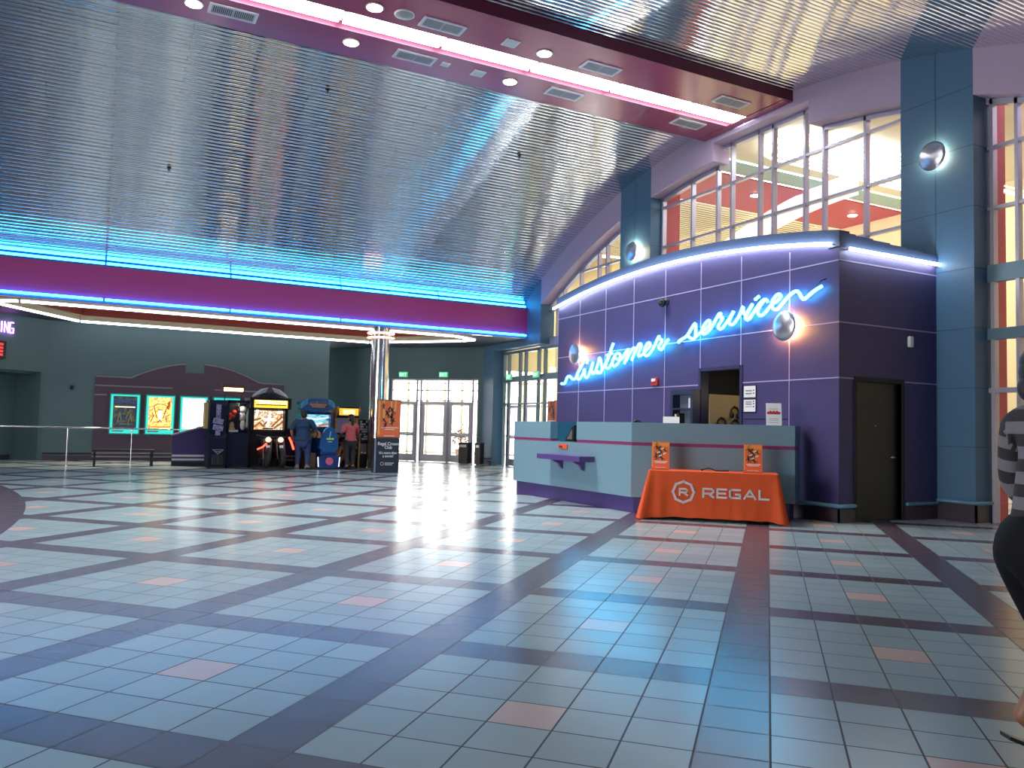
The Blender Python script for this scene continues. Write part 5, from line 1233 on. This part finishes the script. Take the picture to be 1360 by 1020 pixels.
# the two ride-on bikes in front of the screen
def bike(x, lean, label):
    b = empty('ride_on_motorbike', (x, 23.35, 0), 0, label, 'ride-on bike', 'ride-on bikes')
    Mx = Matrix.Translation((x, 23.35, 0)) @ Matrix.Rotation(lean, 4, 'Y')
    def P(mb, n, m_): return wpart(b, mb.xf(Mx), n, m_)
    P(MB().torus((0, -.25, .31), .24, .07, 'x', 24, 10), 'front_tyre', mat('tyre rubber', (.012, .012, .012), .7)); P(MB().torus((0, .75, .31), .24, .08, 'x', 24, 10), 'rear_tyre', mat('tyre rubber', (.012, .012, .012), .7))
    P(MB().lathe([(.16, -.04), (.16, .04), (.05, .06)], 16, 0, (0, -.25, .31), 'x'), 'wheel_hub', M_steel)
    P(MB().tube([(-.1, -.27, .3), (-.1, -.12, .85)], .025, 8).tube([(.1, -.27, .3), (.1, -.12, .85)], .025, 8), 'fork', mat('dark fork metal', (.10, .09, .09), .4, .8))
    mb = MB(); mb.ball((0, .05, .74), .2, 14, 8, 0, (.75, 1.5, .6)); mb.ball((0, .2, .45), .2, 14, 8, 0, (.8, 1.6, .9)); P(mb, 'fairing', mat('dark red fairing', (.12, .015, .015), .3))
    P(MB().ball((0, .5, .78), .2, 14, 8, 0, (.7, 1.5, .35)), 'seat', M_black)
    P(MB().tube([(-.3, -.02, .93), (-.14, -.1, .9), (.14, -.1, .9), (.3, -.02, .93)], .018, 8), 'handlebar', M_black)
    hl = P(MB().lathe([(.001, -.07), (.05, -.065), (.075, -.03), (.08, 0), (.06, .08)], 16, 0, (0, -.2, .83), 'y'), 'headlight', glow('bike headlight', (1, .85, .65), 1.1))
    P(MB().box(-.05, .05, -.3, -.27, .56, .68), 'number_plate', M_paper)
    return b
bike(4.66, radians(-3), 'ride-on motorbike with round headlight, right one at the motorbike game')
bike(4.22, radians(4), 'ride-on motorbike with round headlight, left one at the motorbike game')
wpart(r, MB().tube([(4.36, 23.2, .84), (4.28, 23.15, .76), (4.12, 23.12, .62), (3.98, 23.1, .56)], .025, 8), 'red_light_strip', glow('red light strip', (1, .07, .03), 4))
wpart(r, MB().tube([(4.86, 23.2, .9), (4.92, 23.15, .76), (4.98, 23.12, .56)], .03, 8), 'red_light_strip', glow('red light strip', (1, .07, .03), 4))
wpart(r, MB().box(3.95, 4.95, 22.95, 24.0, .0, .06), 'floor_plate', M_blackm)
# 4 blue water game
M_blu = mat('gloss blue plastic', (.015, .10, .30), .2); M_blud = mat('deep gloss blue', (.012, .04, .18), .25)
r = empty('boat_racing_game', (5.85, 24.0, 0), 0, 'blue arcade racing game with curved crown and moulded seat', 'arcade machine', 'arcade machines')
mb = MB(); mb.box(5.34, 6.24, 24.15, 24.74, .05, 1.66); mb.box(5.34, 5.42, 23.7, 24.2, .5, 1.66); mb.box(6.16, 6.24, 23.7, 24.2, .5, 1.66); wpart(r, mb, 'cabinet_body', M_blud, .02)
mb = MB(); pr = []
for i in range(19):
    a = pi*i/18; pr.append((5.78 + .50*cos(a)*(1 if abs(cos(a)) < .9 else .99), 1.86 + .20*sin(a)**.6))
for i in range(1, 12):
    a = pi + pi*i/12; pr.append((5.78 + .50*cos(a), 1.84 + .19*sin(a)))
mb.prism([(x, 23.75, z) for x, z in pr], (0, .7, 0)); wpart(r, mb, 'crown', M_blu, .03)
wpart(r, MB().ball((5.79, 23.76, 1.86), .3, 20, 10, 0, (1.15, .1, .42)), 'crown_badge', mottled('crown badge', [(.02, .02, .05), (.12, .06, .05), (.03, .03, .08), (.35, .18, .1)], 11))
mb = MB()
for s in (-1, 1):
    for k in range(3): mb.tube([(5.78 + s*.3, 23.74, 2.02 - .05*k), (5.78 + s*.44, 23.72, 1.95 - .06*k), (5.78 + s*.5, 23.74, 1.86 - .06*k)], .02, 6)
wpart(r, mb, 'crown_ridge', mat('sky blue plastic', (.12, .38, .62), .25))
wpart(r, text_mb('H2O', .001, lambda x, y, d: (5.79 + x, 23.7 - d, 1.86 + y)), 'crown_print', M_paper) if False else None
wpart(r, flat_strokes([[(5.56, 1.87), (6.02, 1.87)], [(5.62, 1.81), (5.96, 1.81)]], .05, fpl(23.73), 0, .01), 'crown_print', mottled('copper print', [(.10, .05, .05), (.55, .3, .16), (.15, .1, .2), (.6, .4, .25)], 16))
sc = wpart(r, MB().box(5.43, 6.16, 23.95, 24.0, 1.22, 1.58), 'screen', mottled('water screen', [(.02, .10, .18), (.12, .45, .62), (.35, .75, .9), (.03, .18, .28)], 5, 1.0, stretch=(.6, 1, 2)))
wpart(r, flat_strokes([[(5.45, 1.48), (5.8, 1.44), (6.14, 1.5)], [(5.5, 1.36), (5.7, 1.3), (5.95, 1.33)]], .05, fpl(23.95), .001, .004), 'screen_wave', glow('wave pale', (.6, .85, .95), 1.2), 0, sc)
wpart(r, flat_strokes([[(5.5, 1.24), (5.8, 1.22)], [(5.9, 1.25), (6.12, 1.3)]], .06, fpl(23.95), .001, .005), 'screen_boat', glow('boat orange', (.7, .2, .05), .8), 0, sc)
mb = MB(); wedge(mb, 5.36, 5.85, [(23.55, .9), (24.15, .95), (24.15, 1.15), (23.6, 1.05)]); wpart(r, mb, 'dash', mat('amber dash print', (.6, .25, .07), .4))
wpart(r, MB().torus((5.62, 23.5, 1.0), .12, .02, 'y', 18, 6), 'steering_wheel', M_black)
mb = MB(); pr = [(5.68, .62), (5.74, .95), (5.84, 1.16), (5.98, 1.24), (6.12, 1.16), (6.2, .95), (6.24, .62), (6.1, .5), (5.8, .5)]; mb.prism([(x, 23.0, z) for x, z in pr], (0, .14, 0)); st_ = wpart(r, mb, 'seat_back', M_blu, .03)
wpart(r, flat_strokes([[(5.9, .88), (6.06, .88)]], .05, fpl(22.985), 0, .01), 'seat_emblem', mat('lime emblem', (.6, .8, .15), .4), 0, st_); wpart(r, flat_strokes([[(5.96, .92), (5.99, 1.08)], [(5.93, .80), (6.02, .80)]], .03, fpl(22.985), 0, .01), 'seat_print', mat('cyan print', (.15, .55, .65), .4), 0, st_)
wpart(r, MB().box(5.72, 6.2, 23.0, 23.5, .42, .54), 'seat_cushion', M_blud, .03)
mb = MB(); pr = [(5.68, .04), (6.24, .04), (6.26, .3), (6.18, .42), (5.76, .42), (5.66, .3)]; mb.prism([(x, 22.98, z) for x, z in pr], (0, .55, 0)); bs = wpart(r, mb, 'seat_base', M_blud, .02)
wpart(r, MB().lathe([(.11, 0), (.11, -.012)], 18, 0, (5.98, 22.98, .24), 'y'), 'pink_roundel', mat('pink roundel', (.65, .14, .25), .4), 0, bs)
for x in (5.665, 6.255): wpart(r, MB().tube([(x, 22.97, .08), (x - (.02 if x < 6 else -.02), 22.97, .36)], .014, 6), 'base_light', glow('cool base light', (.7, .85, 1), 1.6), 0, bs)
mb = MB(); mb.box(5.36, 5.66, 23.3, 24.15, .04, .46); wpart(r, mb, 'pedal_box', mat('brown pedal art', (.14, .07, .035), .5), .01)
wpart(r, MB().box(5.34, 6.26, 23.0, 24.74, 0, .05), 'floor_plate', M_blackm)
# 5 orange upright
r = empty('arcade_cabinet', (6.68, 24.0, 0), 0, 'upright arcade cabinet with orange edges and glowing yellow marquee', 'arcade machine', 'arcade machines')
mb = MB(); wedge(mb, 6.33, 6.37, [(23.55, .02), (24.6, .02), (24.6, 1.84), (23.6, 1.84), (23.55, 1.72), (23.85, 1.5), (23.8, 1.05), (23.5, .98)]); wedge(mb, 6.99, 7.03, [(23.55, .02), (24.6, .02), (24.6, 1.84), (23.6, 1.84), (23.55, 1.72), (23.85, 1.5), (23.8, 1.05), (23.5, .98)])
wpart(r, mb, 'side_panel', mat('ochre edge', (.55, .24, .06), .4))
mb = MB(); mb.box(6.37, 6.99, 23.62, 24.58, .02, .9); mb.box(6.37, 6.99, 24.2, 24.58, .9, 1.8); mb.box(6.37, 6.99, 23.6, 24.2, 1.80, 1.83); mb.box(6.37, 6.99, 23.62, 24.2, 1.52, 1.58); wpart(r, mb, 'cabinet_body', M_cab)
wpart(r, MB().box(6.39, 6.97, 23.60, 23.62, 1.58, 1.79), 'marquee', glow('marquee amber', (1, .55, .05), 1.0)); wpart(r, MB().box(6.5, 6.86, 23.595, 23.60, 1.62, 1.74), 'marquee_art', glow('marquee pale', (1, .85, .3), 2.0))
wpart(r, MB().box(6.40, 6.96, 24.12, 24.16, 1.05, 1.5), 'screen', glow('dark screen', (.10, .09, .16), .5))
mb = MB(); wedge(mb, 6.37, 6.99, [(23.45, .9), (24.15, .98), (24.15, 1.0), (23.45, .95)]); wpart(r, mb, 'control_panel', mat('brown control panel', (.12, .07, .05), .4))
for x in (6.5, 6.86): wpart(r, MB().tube([(x, 23.65, .95), (x, 23.65, 1.02)], .012, 6).ball((x, 23.65, 1.04), .028), 'joystick', mat('joystick red', (.6, .03, .03), .3))
wpart(r, flat_strokes([[(6.45, .2), (6.6, .5), (6.5, .75)], [(6.75, .15), (6.9, .45), (6.8, .7)], [(6.6, .3), (6.85, .2)]], .1, fpl(23.62), 0, .006), 'front_art', mottled('rust art', [(.06, .02, .01), (.35, .09, .05), (.5, .2, .1), (.1, .03, .02)], 9)); wpart(r, flat_strokes([[(6.8, .78), (6.93, .62)], [(6.42, .4), (6.48, .62)]], .08, fpl(23.62), .001, .008), 'front_art_pale', mat('peach art', (.55, .3, .2), .45))
# 6 small vending box stack
r = empty('sticker_vendor', (7.22, 24.0, 0), 0, 'narrow black and white sticker vending machine left of the chrome column', 'vending machine')
wpart(r, MB().box(7.08, 7.36, 23.8, 24.1, .03, 1.47), 'vendor_body', M_cab, .008); wpart(r, MB().box(7.1, 7.34, 23.82, 24.08, 0, .03), 'foot', M_blackm)
rnd = random.Random(2); mb = MB()
for i in range(4):
    for j in range(8):
        if rnd.random() < .8: x = 7.10 + .058*i; z = .85 + .075*j; mb.box(x, x + .05, 23.79, 23.8, z, z + .045 + .02*rnd.random())
wpart(r, mb, 'sticker_window', mat('grey sticker art', (.42, .42, .46), .5))
mb = MB(); mb.box(7.12, 7.32, 23.79, 23.8, .42, .74); wpart(r, mb, 'lower_window', mat('dim window', (.16, .14, .13), .4)); mb = MB(); mb.ball((7.17, 23.79, .46), .03); mb.ball((7.27, 23.79, .46), .03); wpart(r, mb, 'coin_knob', M_chrome)
# ================================================================== PEOPLE (local frame: +x is where the person faces, +y their left)
def person(name, loc, rz, label, J, skin_m, clothes, hair, extras=None):
    """J: joint dict; body is one continuous skinned surface; clothing and hair are children"""
    r = empty(name, loc, rz, label, 'person')
    E = [('pelvis', 'waist'), ('waist', 'chest'), ('chest', 'collar'), ('collar', 'neck'), ('neck', 'jaw'), ('jaw', 'face'), ('face', 'skull')]
    for s in 'LR':
        E += [('collar', s + 'sh'), (s + 'sh', s + 'el'), (s + 'el', s + 'wr'), (s + 'wr', s + 'palm')]
        E += [('pelvis', s + 'hip'), (s + 'hip', s + 'kn')] + ([(s + 'kn', s + 'cuf'), (s + 'cuf', s + 'an')] if s + 'cuf' in J else [(s + 'kn', s + 'an')]) + [(s + 'an', s + 'ball'), (s + 'ball', s + 'toe'), (s + 'an', s + 'heel')]
    V = {k: J[k] for k in J}
    # nose and ears
    fx, fy, fz = J['face'][0]; fd = Vector(J.get('_face', ((1, 0, 0), 0))[0]); sd = Vector((-fd.y, fd.x, 0))
    V.pop('_face', None)
    n = Vector((fx, fy, fz)) + fd*.105; V['nose'] = (tuple(n + Vector((0, 0, -.005))), .013); E.append(('face', 'nose'))
    for s, k in ((1, 'earL'), (-1, 'earR')):
        V[k] = (tuple(Vector((fx, fy, fz)) + sd*s*.088 - fd*.01), .018); E.append(('face', k))
    # fingers: five chains per hand, unequal and bent
    for s, sg in (('L', 1), ('R', -1)):
        w = Vector(J[s + 'wr'][0]); p = Vector(J[s + 'palm'][0]); d = (p - w).normalized()
        side = Vector(J.get('_side' + s, ((0, 1, 0), 0))[0]) if ('_side' + s) in J else d.cross(Vector((0, sg, 0))).normalized()
        V.pop('_side' + s, None)
        curl = d.cross(side).normalized()*(.35)
        for i, (o, L) in enumerate(((-.03, .062), (-.01, .075), (.01, .072), (.03, .056))):
            a = p + side*o + d*.03; b = a + d*L*.55 + curl*L*.25; c = b + d*L*.3 + curl*L*.6
            for q, pt, rr in (('a', a, .0095), ('b', b, .0088), ('c', c, .0075)): V[s + 'f%d' % i + q] = (tuple(pt), rr)
            E += [(s + 'palm', s + 'f%da' % i), (s + 'f%da' % i, s + 'f%db' % i), (s + 'f%db' % i, s + 'f%dc' % i)]
        a = w*.45 + p*.55 - side*.042; b = a - side*.022 + d*.035 + curl*.03
        V[s + 'ta'] = (tuple(a), .0115); V[s + 'tb'] = (tuple(b), .0095); E += [(s + 'palm', s + 'ta'), (s + 'ta', s + 'tb')]
    body = skin('body', V, E, skin_m, r, 2)
    # eyes, mouth
    f0 = Vector((fx, fy, fz))
    mb = MB()
    for s in (1, -1): mb.ball(tuple(f0 + fd*.083 + sd*s*.032 + Vector((0, 0, .025))), .0125, 10, 6)
    mb.build('eye', M_white, r)
    mb = MB()
    for s in (1, -1): mb.ball(tuple(f0 + fd*.0925 + sd*s*.032 + Vector((0, 0, .025))), .006, 8, 5)
    mb.build('pupil', M_ink, r)
    MB().tube([tuple(f0 + fd*.088 + sd*q + Vector((0, 0, -.05 - abs(q)*.1))) for q in (-.025, -.01, .01, .025)], .006, 6).build('lips', mat('lip tone', (.22, .07, .06), .5), r)
    for nm, keys, edges, grow, m_ in clothes:
        CV = {}
        for k in keys:
            kk, rr = (k, None) if isinstance(k, str) else k
            p, q = J[kk]; q = q if isinstance(q, tuple) else (q, q); g = rr if rr is not None else grow
            CV[kk] = (p, (q[0] + g, q[1] + g))
        skin(nm, CV, edges, m_, r, 2)
    mb = MB()
    for c, rad, sq in hair[1]: mb.ball(c, rad, 16, 12, 0, sq)
    mb.build('hair', hair[0], r)
    if extras: extras(r)
    return r
# ---- woman walking out of the picture on the right
M_skin = mat('brown skin', (.23, .105, .06), .5, bump=.05, bscale=140)
def stripes_mat():
    mt = bpy.data.materials.new('grey and black striped knit'); mt.use_nodes = True; nt = mt.node_tree; b = nt.nodes['Principled BSDF']; b.inputs['Roughness'].default_value = .85
    at = nt.nodes.new('ShaderNodeAttribute'); at.attribute_name = 'along'
    no = nt.nodes.new('ShaderNodeTexNoise'); no.inputs['Scale'].default_value = 90
    m1 = nt.nodes.new('ShaderNodeMath'); m1.operation = 'MULTIPLY'; m1.inputs[1].default_value = 9.2; nt.links.new(at.outputs['Fac'], m1.inputs[0])
    fr = nt.nodes.new('ShaderNodeMath'); fr.operation = 'FRACT'; nt.links.new(m1.outputs[0], fr.inputs[0])
    gt = nt.nodes.new('ShaderNodeMath'); gt.operation = 'GREATER_THAN'; gt.inputs[1].default_value = .5; nt.links.new(fr.outputs[0], gt.inputs[0])
    mx = nt.nodes.new('ShaderNodeMix'); mx.data_type = 'RGBA'; mx.inputs[6].default_value = (.018, .017, .02, 1); mx.inputs[7].default_value = (.15, .14, .165, 1); nt.links.new(gt.outputs[0], mx.inputs['Factor'])
    nt.links.new(mx.outputs[2], b.inputs['Base Color'])
    bp = nt.nodes.new('ShaderNodeBump'); bp.inputs['Strength'].default_value = .4; bp.inputs['Distance'].default_value = .004; nt.links.new(no.outputs['Fac'], bp.inputs['Height']); nt.links.new(bp.outputs[0], b.inputs['Normal'])
    return mt
M_knit = stripes_mat(); M_pants = mat('black trousers', (.006, .006, .008), .8, spec=.15); M_hairb = mat('black hair', (.012, .01, .01), .55, bump=.4, bscale=120)
WJ = {
 'pelvis': ((-.0, 0, .92), .13), 'waist': ((.02, 0, 1.06), .10), 'chest': ((.03, 0, 1.27), (.105, .115)), 'collar': ((.02, 0, 1.42), (.075, .075)),
 'neck': ((.02, 0, 1.49), .052), 'jaw': ((.055, 0, 1.545), (.062, .066)), 'face': ((.05, 0, 1.60), (.078, .088)), 'skull': ((.03, 0, 1.655), (.07, .08)),
 'Rsh': ((.0, -.19, 1.40), .062), 'Rel': ((-.155, -.30, 1.235), .052), 'Rwr': ((.04, -.31, 1.06), .031), 'Rpalm': ((.10, -.28, 1.0), (.022, .04)),
 'Lsh': ((-.0, .18, 1.40), .062), 'Lel': ((.02, .25, 1.13), .045), 'Lwr': ((.16, .22, .95), .031), 'Lpalm': ((.21, .2, .90), (.022, .04)),
 'Rhip': ((-.06, -.10, .83), (.135, .125)), 'Rkn': ((.07, -.10, .50), .068), 'Rcuf': ((-.10, -.10, .30), .046), 'Ran': ((-.145, -.10, .20), .038), 'Rheel': ((-.185, -.10, .155), .036), 'Rball': ((.0, -.105, .065), (.028, .044)), 'Rtoe': ((.07, -.105, .038), (.018, .036)),
 'Lhip': ((-.02, .10, .82), (.13, .12)), 'Lkn': ((.10, .10, .47), .068), 'Lan': ((.16, .10, .085), .040), 'Lheel': ((.12, .10, .045), .034), 'Lball': ((.29, .105, .04), (.028, .044)), 'Ltoe': ((.35, .105, .034), (.018, .036)),
}
def sandal(r, heel, ball, toe, name='flip_flop'):
    h, b, t = Vector(heel), Vector(ball), Vector(toe); y = h.y
    mb = MB(); prof = []
    for p, w in ((h, .034), (h*.5 + b*.5, .032), (b, .047), (t, .03)):
        prof.append((p, w))
    vs = []
    for p, w in prof: vs += [(p.x, y - w, p.z), (p.x, y + w, p.z), (p.x, y + w, p.z - .016), (p.x, y - w, p.z - .016)]
    fs = []
    for i in range(3):
        a, c = 4*i, 4*i + 4
        fs += [(a, a+1, c+1, c), (a+1, a+2, c+2, c+1), (a+2, a+3, c+3, c+2), (a+3, a, c, c+3)]
    fs += [(3, 2, 1, 0), (12, 13, 14, 15)]
    mb.add(vs, fs); s = mb.build(name, M_black, r)
    mb = MB(); m0 = h*.45 + b*.55
    mb.tube([(m0.x, y - .045, m0.z), (b.x + .01, y - .03, b.z + .05), (t.x - .03, y, t.z + .02), (b.x + .01, y + .03, b.z + .05), (m0.x, y + .045, m0.z)], .009, 6); mb.build('strap', M_blackm, s)
def w_extra(r):
    sandal(r, (-.235, -.10, .115), (.0, -.105, .028), (.10, -.105, .018)); sandal(r, (.08, .10, .017), (.29, .105, .017), (.385, .105, .017))
    for c in r.children:
        if c.name.startswith('striped_sweater'):
            at = c.data.attributes.new('along', 'FLOAT', 'POINT'); val = []
            for v in c.data.vertices:
                p = v.co
                best = None
                for s in 'RL':
                    ch = [Vector(WJ[s + k][0]) for k in ('sh', 'el', 'wr')]; acc = 0
                    for a, b_ in zip(ch, ch[1:]):
                        t = max(0, min(1, (p - a).dot(b_ - a)/(b_ - a).length_squared)); q = a + (b_ - a)*t; d = (p - q).length
                        if best is None or d < best[0]: best = (d, acc + t*(b_ - a).length)
                        acc += (b_ - a).length
                torso = 1.46 - p.z
                val.append(best[1] + .10*0 if best[0] < .085 and abs(p.y) > .15 else torso)
            at.data.foreach_set('value', val)
wl = (3.64, 2.04, 0)
person('person', wl, atan2(-.457, .889), 'person in striped grey and black knit top, black trousers and flip-flops walking past', WJ, M_skin,
  [('striped_sweater', [('waist', .034), ('pelvis', .034), 'chest', 'collar', 'Rsh', 'Rel', 'Rwr', 'Lsh', 'Lel', 'Lwr'], [('pelvis', 'waist'), ('waist', 'chest'), ('chest', 'collar'), ('collar', 'Rsh'), ('Rsh', 'Rel'), ('Rel', 'Rwr'), ('collar', 'Lsh'), ('Lsh', 'Lel'), ('Lel', 'Lwr')], .016, M_knit),
   ('trousers', [('waist', .016), ('pelvis', .024), ('Rhip', .018), 'Rkn', ('Rcuf', .02), ('Lhip', .018), 'Lkn', 'Lan'], [('waist', 'pelvis'), ('pelvis', 'Rhip'), ('Rhip', 'Rkn'), ('Rkn', 'Rcuf'), ('pelvis', 'Lhip'), ('Lhip', 'Lkn'), ('Lkn', 'Lan')], .012, M_pants)],
  (M_hairb, [((.015, 0, 1.665), .092, (1.08, .98, .95)), ((-.015, 0, 1.62), .085, (.85, .95, 1.15)), ((-.05, 0, 1.55), .05, (1, 1, 1.2))]), w_extra)
# ---- man in blue at the games
M_skin2 = mat('tan skin', (.36, .19, .12), .5)
MJ = {
 'pelvis': ((0, 0, .88), (.17, .20)), 'waist': ((.02, 0, 1.02), (.18, .205)), 'chest': ((.0, 0, 1.22), (.16, .19)), 'collar': ((.0, 0, 1.37), (.10, .12)),
 'neck': ((.015, 0, 1.44), .062), 'jaw': ((.045, 0, 1.48), .07), 'face': ((.035, 0, 1.545), (.085, .09)), 'skull': ((.015, 0, 1.61), (.075, .08)),
 'Rsh': ((-.0, -.23, 1.34), .075), 'Rel': ((.10, -.32, 1.12), .055), 'Rwr': ((.32, -.24, 1.06), .036), 'Rpalm': ((.40, -.20, 1.06), (.024, .042)),
 'Lsh': ((-.0, .23, 1.34), .075), 'Lel': ((.02, .34, 1.08), .055), 'Lwr': ((.14, .31, .88), .036), 'Lpalm': ((.18, .29, .81), (.024, .042)),
 'Rhip': ((.0, -.12, .80), (.13, .125)), 'Rkn': ((.03, -.13, .46), .08), 'Ran': ((-.01, -.14, .09), .05), 'Rheel': ((-.05, -.14, .05), .04), 'Rball': ((.11, -.15, .05), (.038, .05)), 'Rtoe': ((.19, -.15, .045), (.028, .042)),
 'Lhip': ((.0, .12, .80), (.13, .125)), 'Lkn': ((.03, .13, .46), .08), 'Lan': ((-.01, .14, .09), .05), 'Lheel': ((-.05, .14, .05), .04), 'Lball': ((.11, .15, .05), (.038, .05)), 'Ltoe': ((.19, .15, .045), (.028, .042)),
}
TOP = ['waist', 'pelvis', 'chest', 'collar', 'Rsh', 'Rel', 'Lsh', 'Lel']; TOPE = [('pelvis', 'waist'), ('waist', 'chest'), ('chest', 'collar'), ('collar', 'Rsh'), ('Rsh', 'Rel'), ('collar', 'Lsh'), ('Lsh', 'Lel')]
PAN = ['pelvis', 'Rhip', 'Rkn', 'Ran', 'Lhip', 'Lkn', 'Lan']; PANE = [('pelvis', 'Rhip'), ('Rhip', 'Rkn'), ('Rkn', 'Ran'), ('pelvis', 'Lhip'), ('Lhip', 'Lkn'), ('Lkn', 'Lan')]
SHO = lambda s: ([s + 'an', s + 'heel', s + 'ball', s + 'toe'], [(s + 'an', s + 'heel'), (s + 'an', s + 'ball'), (s + 'ball', s + 'toe')])
person('person', (5.26, 23.22, 0), radians(68), 'person with short black hair in navy shirt and blue jeans standing at the blue game', MJ, M_skin2,
  [('shirt', TOP, TOPE, .022, mat('navy shirt cloth', (.016, .055, .13), .8)), ('jeans', PAN, PANE, .018, mat('blue denim', (.03, .055, .16), .8)),
   ('shoe', *SHO('R'), .012, mat('pale shoe', (.5, .48, .46), .6)), ('shoe', *SHO('L'), .012, mat('pale shoe', (.5, .48, .46), .6))],
  (M_hairb, [((.0, 0, 1.625), .098, (1.05, .98, .85)), ((-.03, 0, 1.57), .09, (.8, .98, 1.1))]))
# ---- person in pink top at the orange cabinet
KJ = {
 'pelvis': ((0, 0, .84), (.135, .16)), 'waist': ((.01, 0, .98), (.125, .15)), 'chest': ((.0, 0, 1.17), (.13, .155)), 'collar': ((.0, 0, 1.31), (.08, .10)),
 'neck': ((.015, 0, 1.37), .05), 'jaw': ((.045, 0, 1.41), .06), 'face': ((.035, 0, 1.465), (.078, .085)), 'skull': ((.015, 0, 1.525), (.07, .078)),
 'Rsh': ((-.0, -.18, 1.28), .062), 'Rel': ((.06, -.26, 1.05), .046), 'Rwr': ((.24, -.20, .98), .03), 'Rpalm': ((.31, -.17, .98), (.021, .037)),
 'Lsh': ((-.0, .18, 1.28), .062), 'Lel': ((.06, .26, 1.05), .046), 'Lwr': ((.24, .2, .98), .03), 'Lpalm': ((.31, .17, .98), (.021, .037)),
 'Rhip': ((.0, -.095, .76), (.11, .105)), 'Rkn': ((.03, -.10, .44), .068), 'Ran': ((-.01, -.10, .09), .042), 'Rheel': ((-.045, -.10, .05), .036), 'Rball': ((.10, -.105, .046), (.034, .044)), 'Rtoe': ((.17, -.105, .042), (.026, .038)),
 'Lhip': ((.0, .095, .76), (.11, .105)), 'Lkn': ((.02, .10, .44), .068), 'Lan': ((-.03, .10, .09), .042), 'Lheel': ((-.065, .10, .05), .036), 'Lball': ((.08, .105, .046), (.034, .044)), 'Ltoe': ((.15, .105, .042), (.026, .038)),
}
person('person', (6.63, 23.16, 0), radians(100), 'person with dark ponytail in coral pink top and dark trousers at the orange cabinet', KJ, M_skin2,
  [('top', TOP, TOPE, .022, mat('coral knit', (.62, .13, .16), .85)), ('trousers', PAN, PANE, .014, mat('charcoal trousers', (.025, .028, .04), .8)),
   ('shoe', *SHO('R'), .012, mat('dark shoe', (.08, .075, .08), .6)), ('shoe', *SHO('L'), .012, mat('dark shoe', (.08, .075, .08), .6))],
  (M_hairb, [((.005, 0, 1.54), .094, (1.05, .98, .85)), ((-.03, 0, 1.48), .085, (.8, .98, 1.15)), ((-.10, 0, 1.38), .05, (.8, .9, 2.2))]))
# ---- outside the glass doors: a planter and a far building so the doorway has depth
q = chp(-.25); pl_ = empty('potted_shrub', (q[0] + 2.2, q[1] + 2.2, 0), 0, 'brown potted shrub standing outside the middle glass door', 'plant')
px_, py_ = q[0] + 2.2, q[1] + 2.2
wpart(pl_, MB().lathe([(.16, 0), (.22, .42), (.24, .44), (.2, .43)], 18, 0, (px_, py_, -.02)), 'pot', mat('tan pot', (.5, .3, .16), .7))
mb = MB(); rnd = random.Random(8)
for i in range(260):
    a = rnd.random()*2*pi; rr = .42*sqrt(rnd.random()); z = .95 + rnd.gauss(0, .2); c = Vector((px_ + rr*cos(a), py_ + rr*sin(a), z)); d = Vector((rnd.gauss(0, 1), rnd.gauss(0, 1), rnd.gauss(0, .6))).normalized()*.09; n = d.cross(Vector((rnd.random(), rnd.random(), 1))).normalized()*.03
    mb.add([tuple(c - d), tuple(c + n), tuple(c + d), tuple(c - n)], [(0, 1, 2, 3)])
wpart(pl_, mb, 'foliage', mat('dry brown leaves', (.25, .15, .07), .8)); wpart(pl_, MB().tube([(px_, py_, .4), (px_ + .02, py_, .7), (px_, py_ + .02, 1.0)], .025, 6), 'stem', mat('bark', (.15, .09, .05), .8))
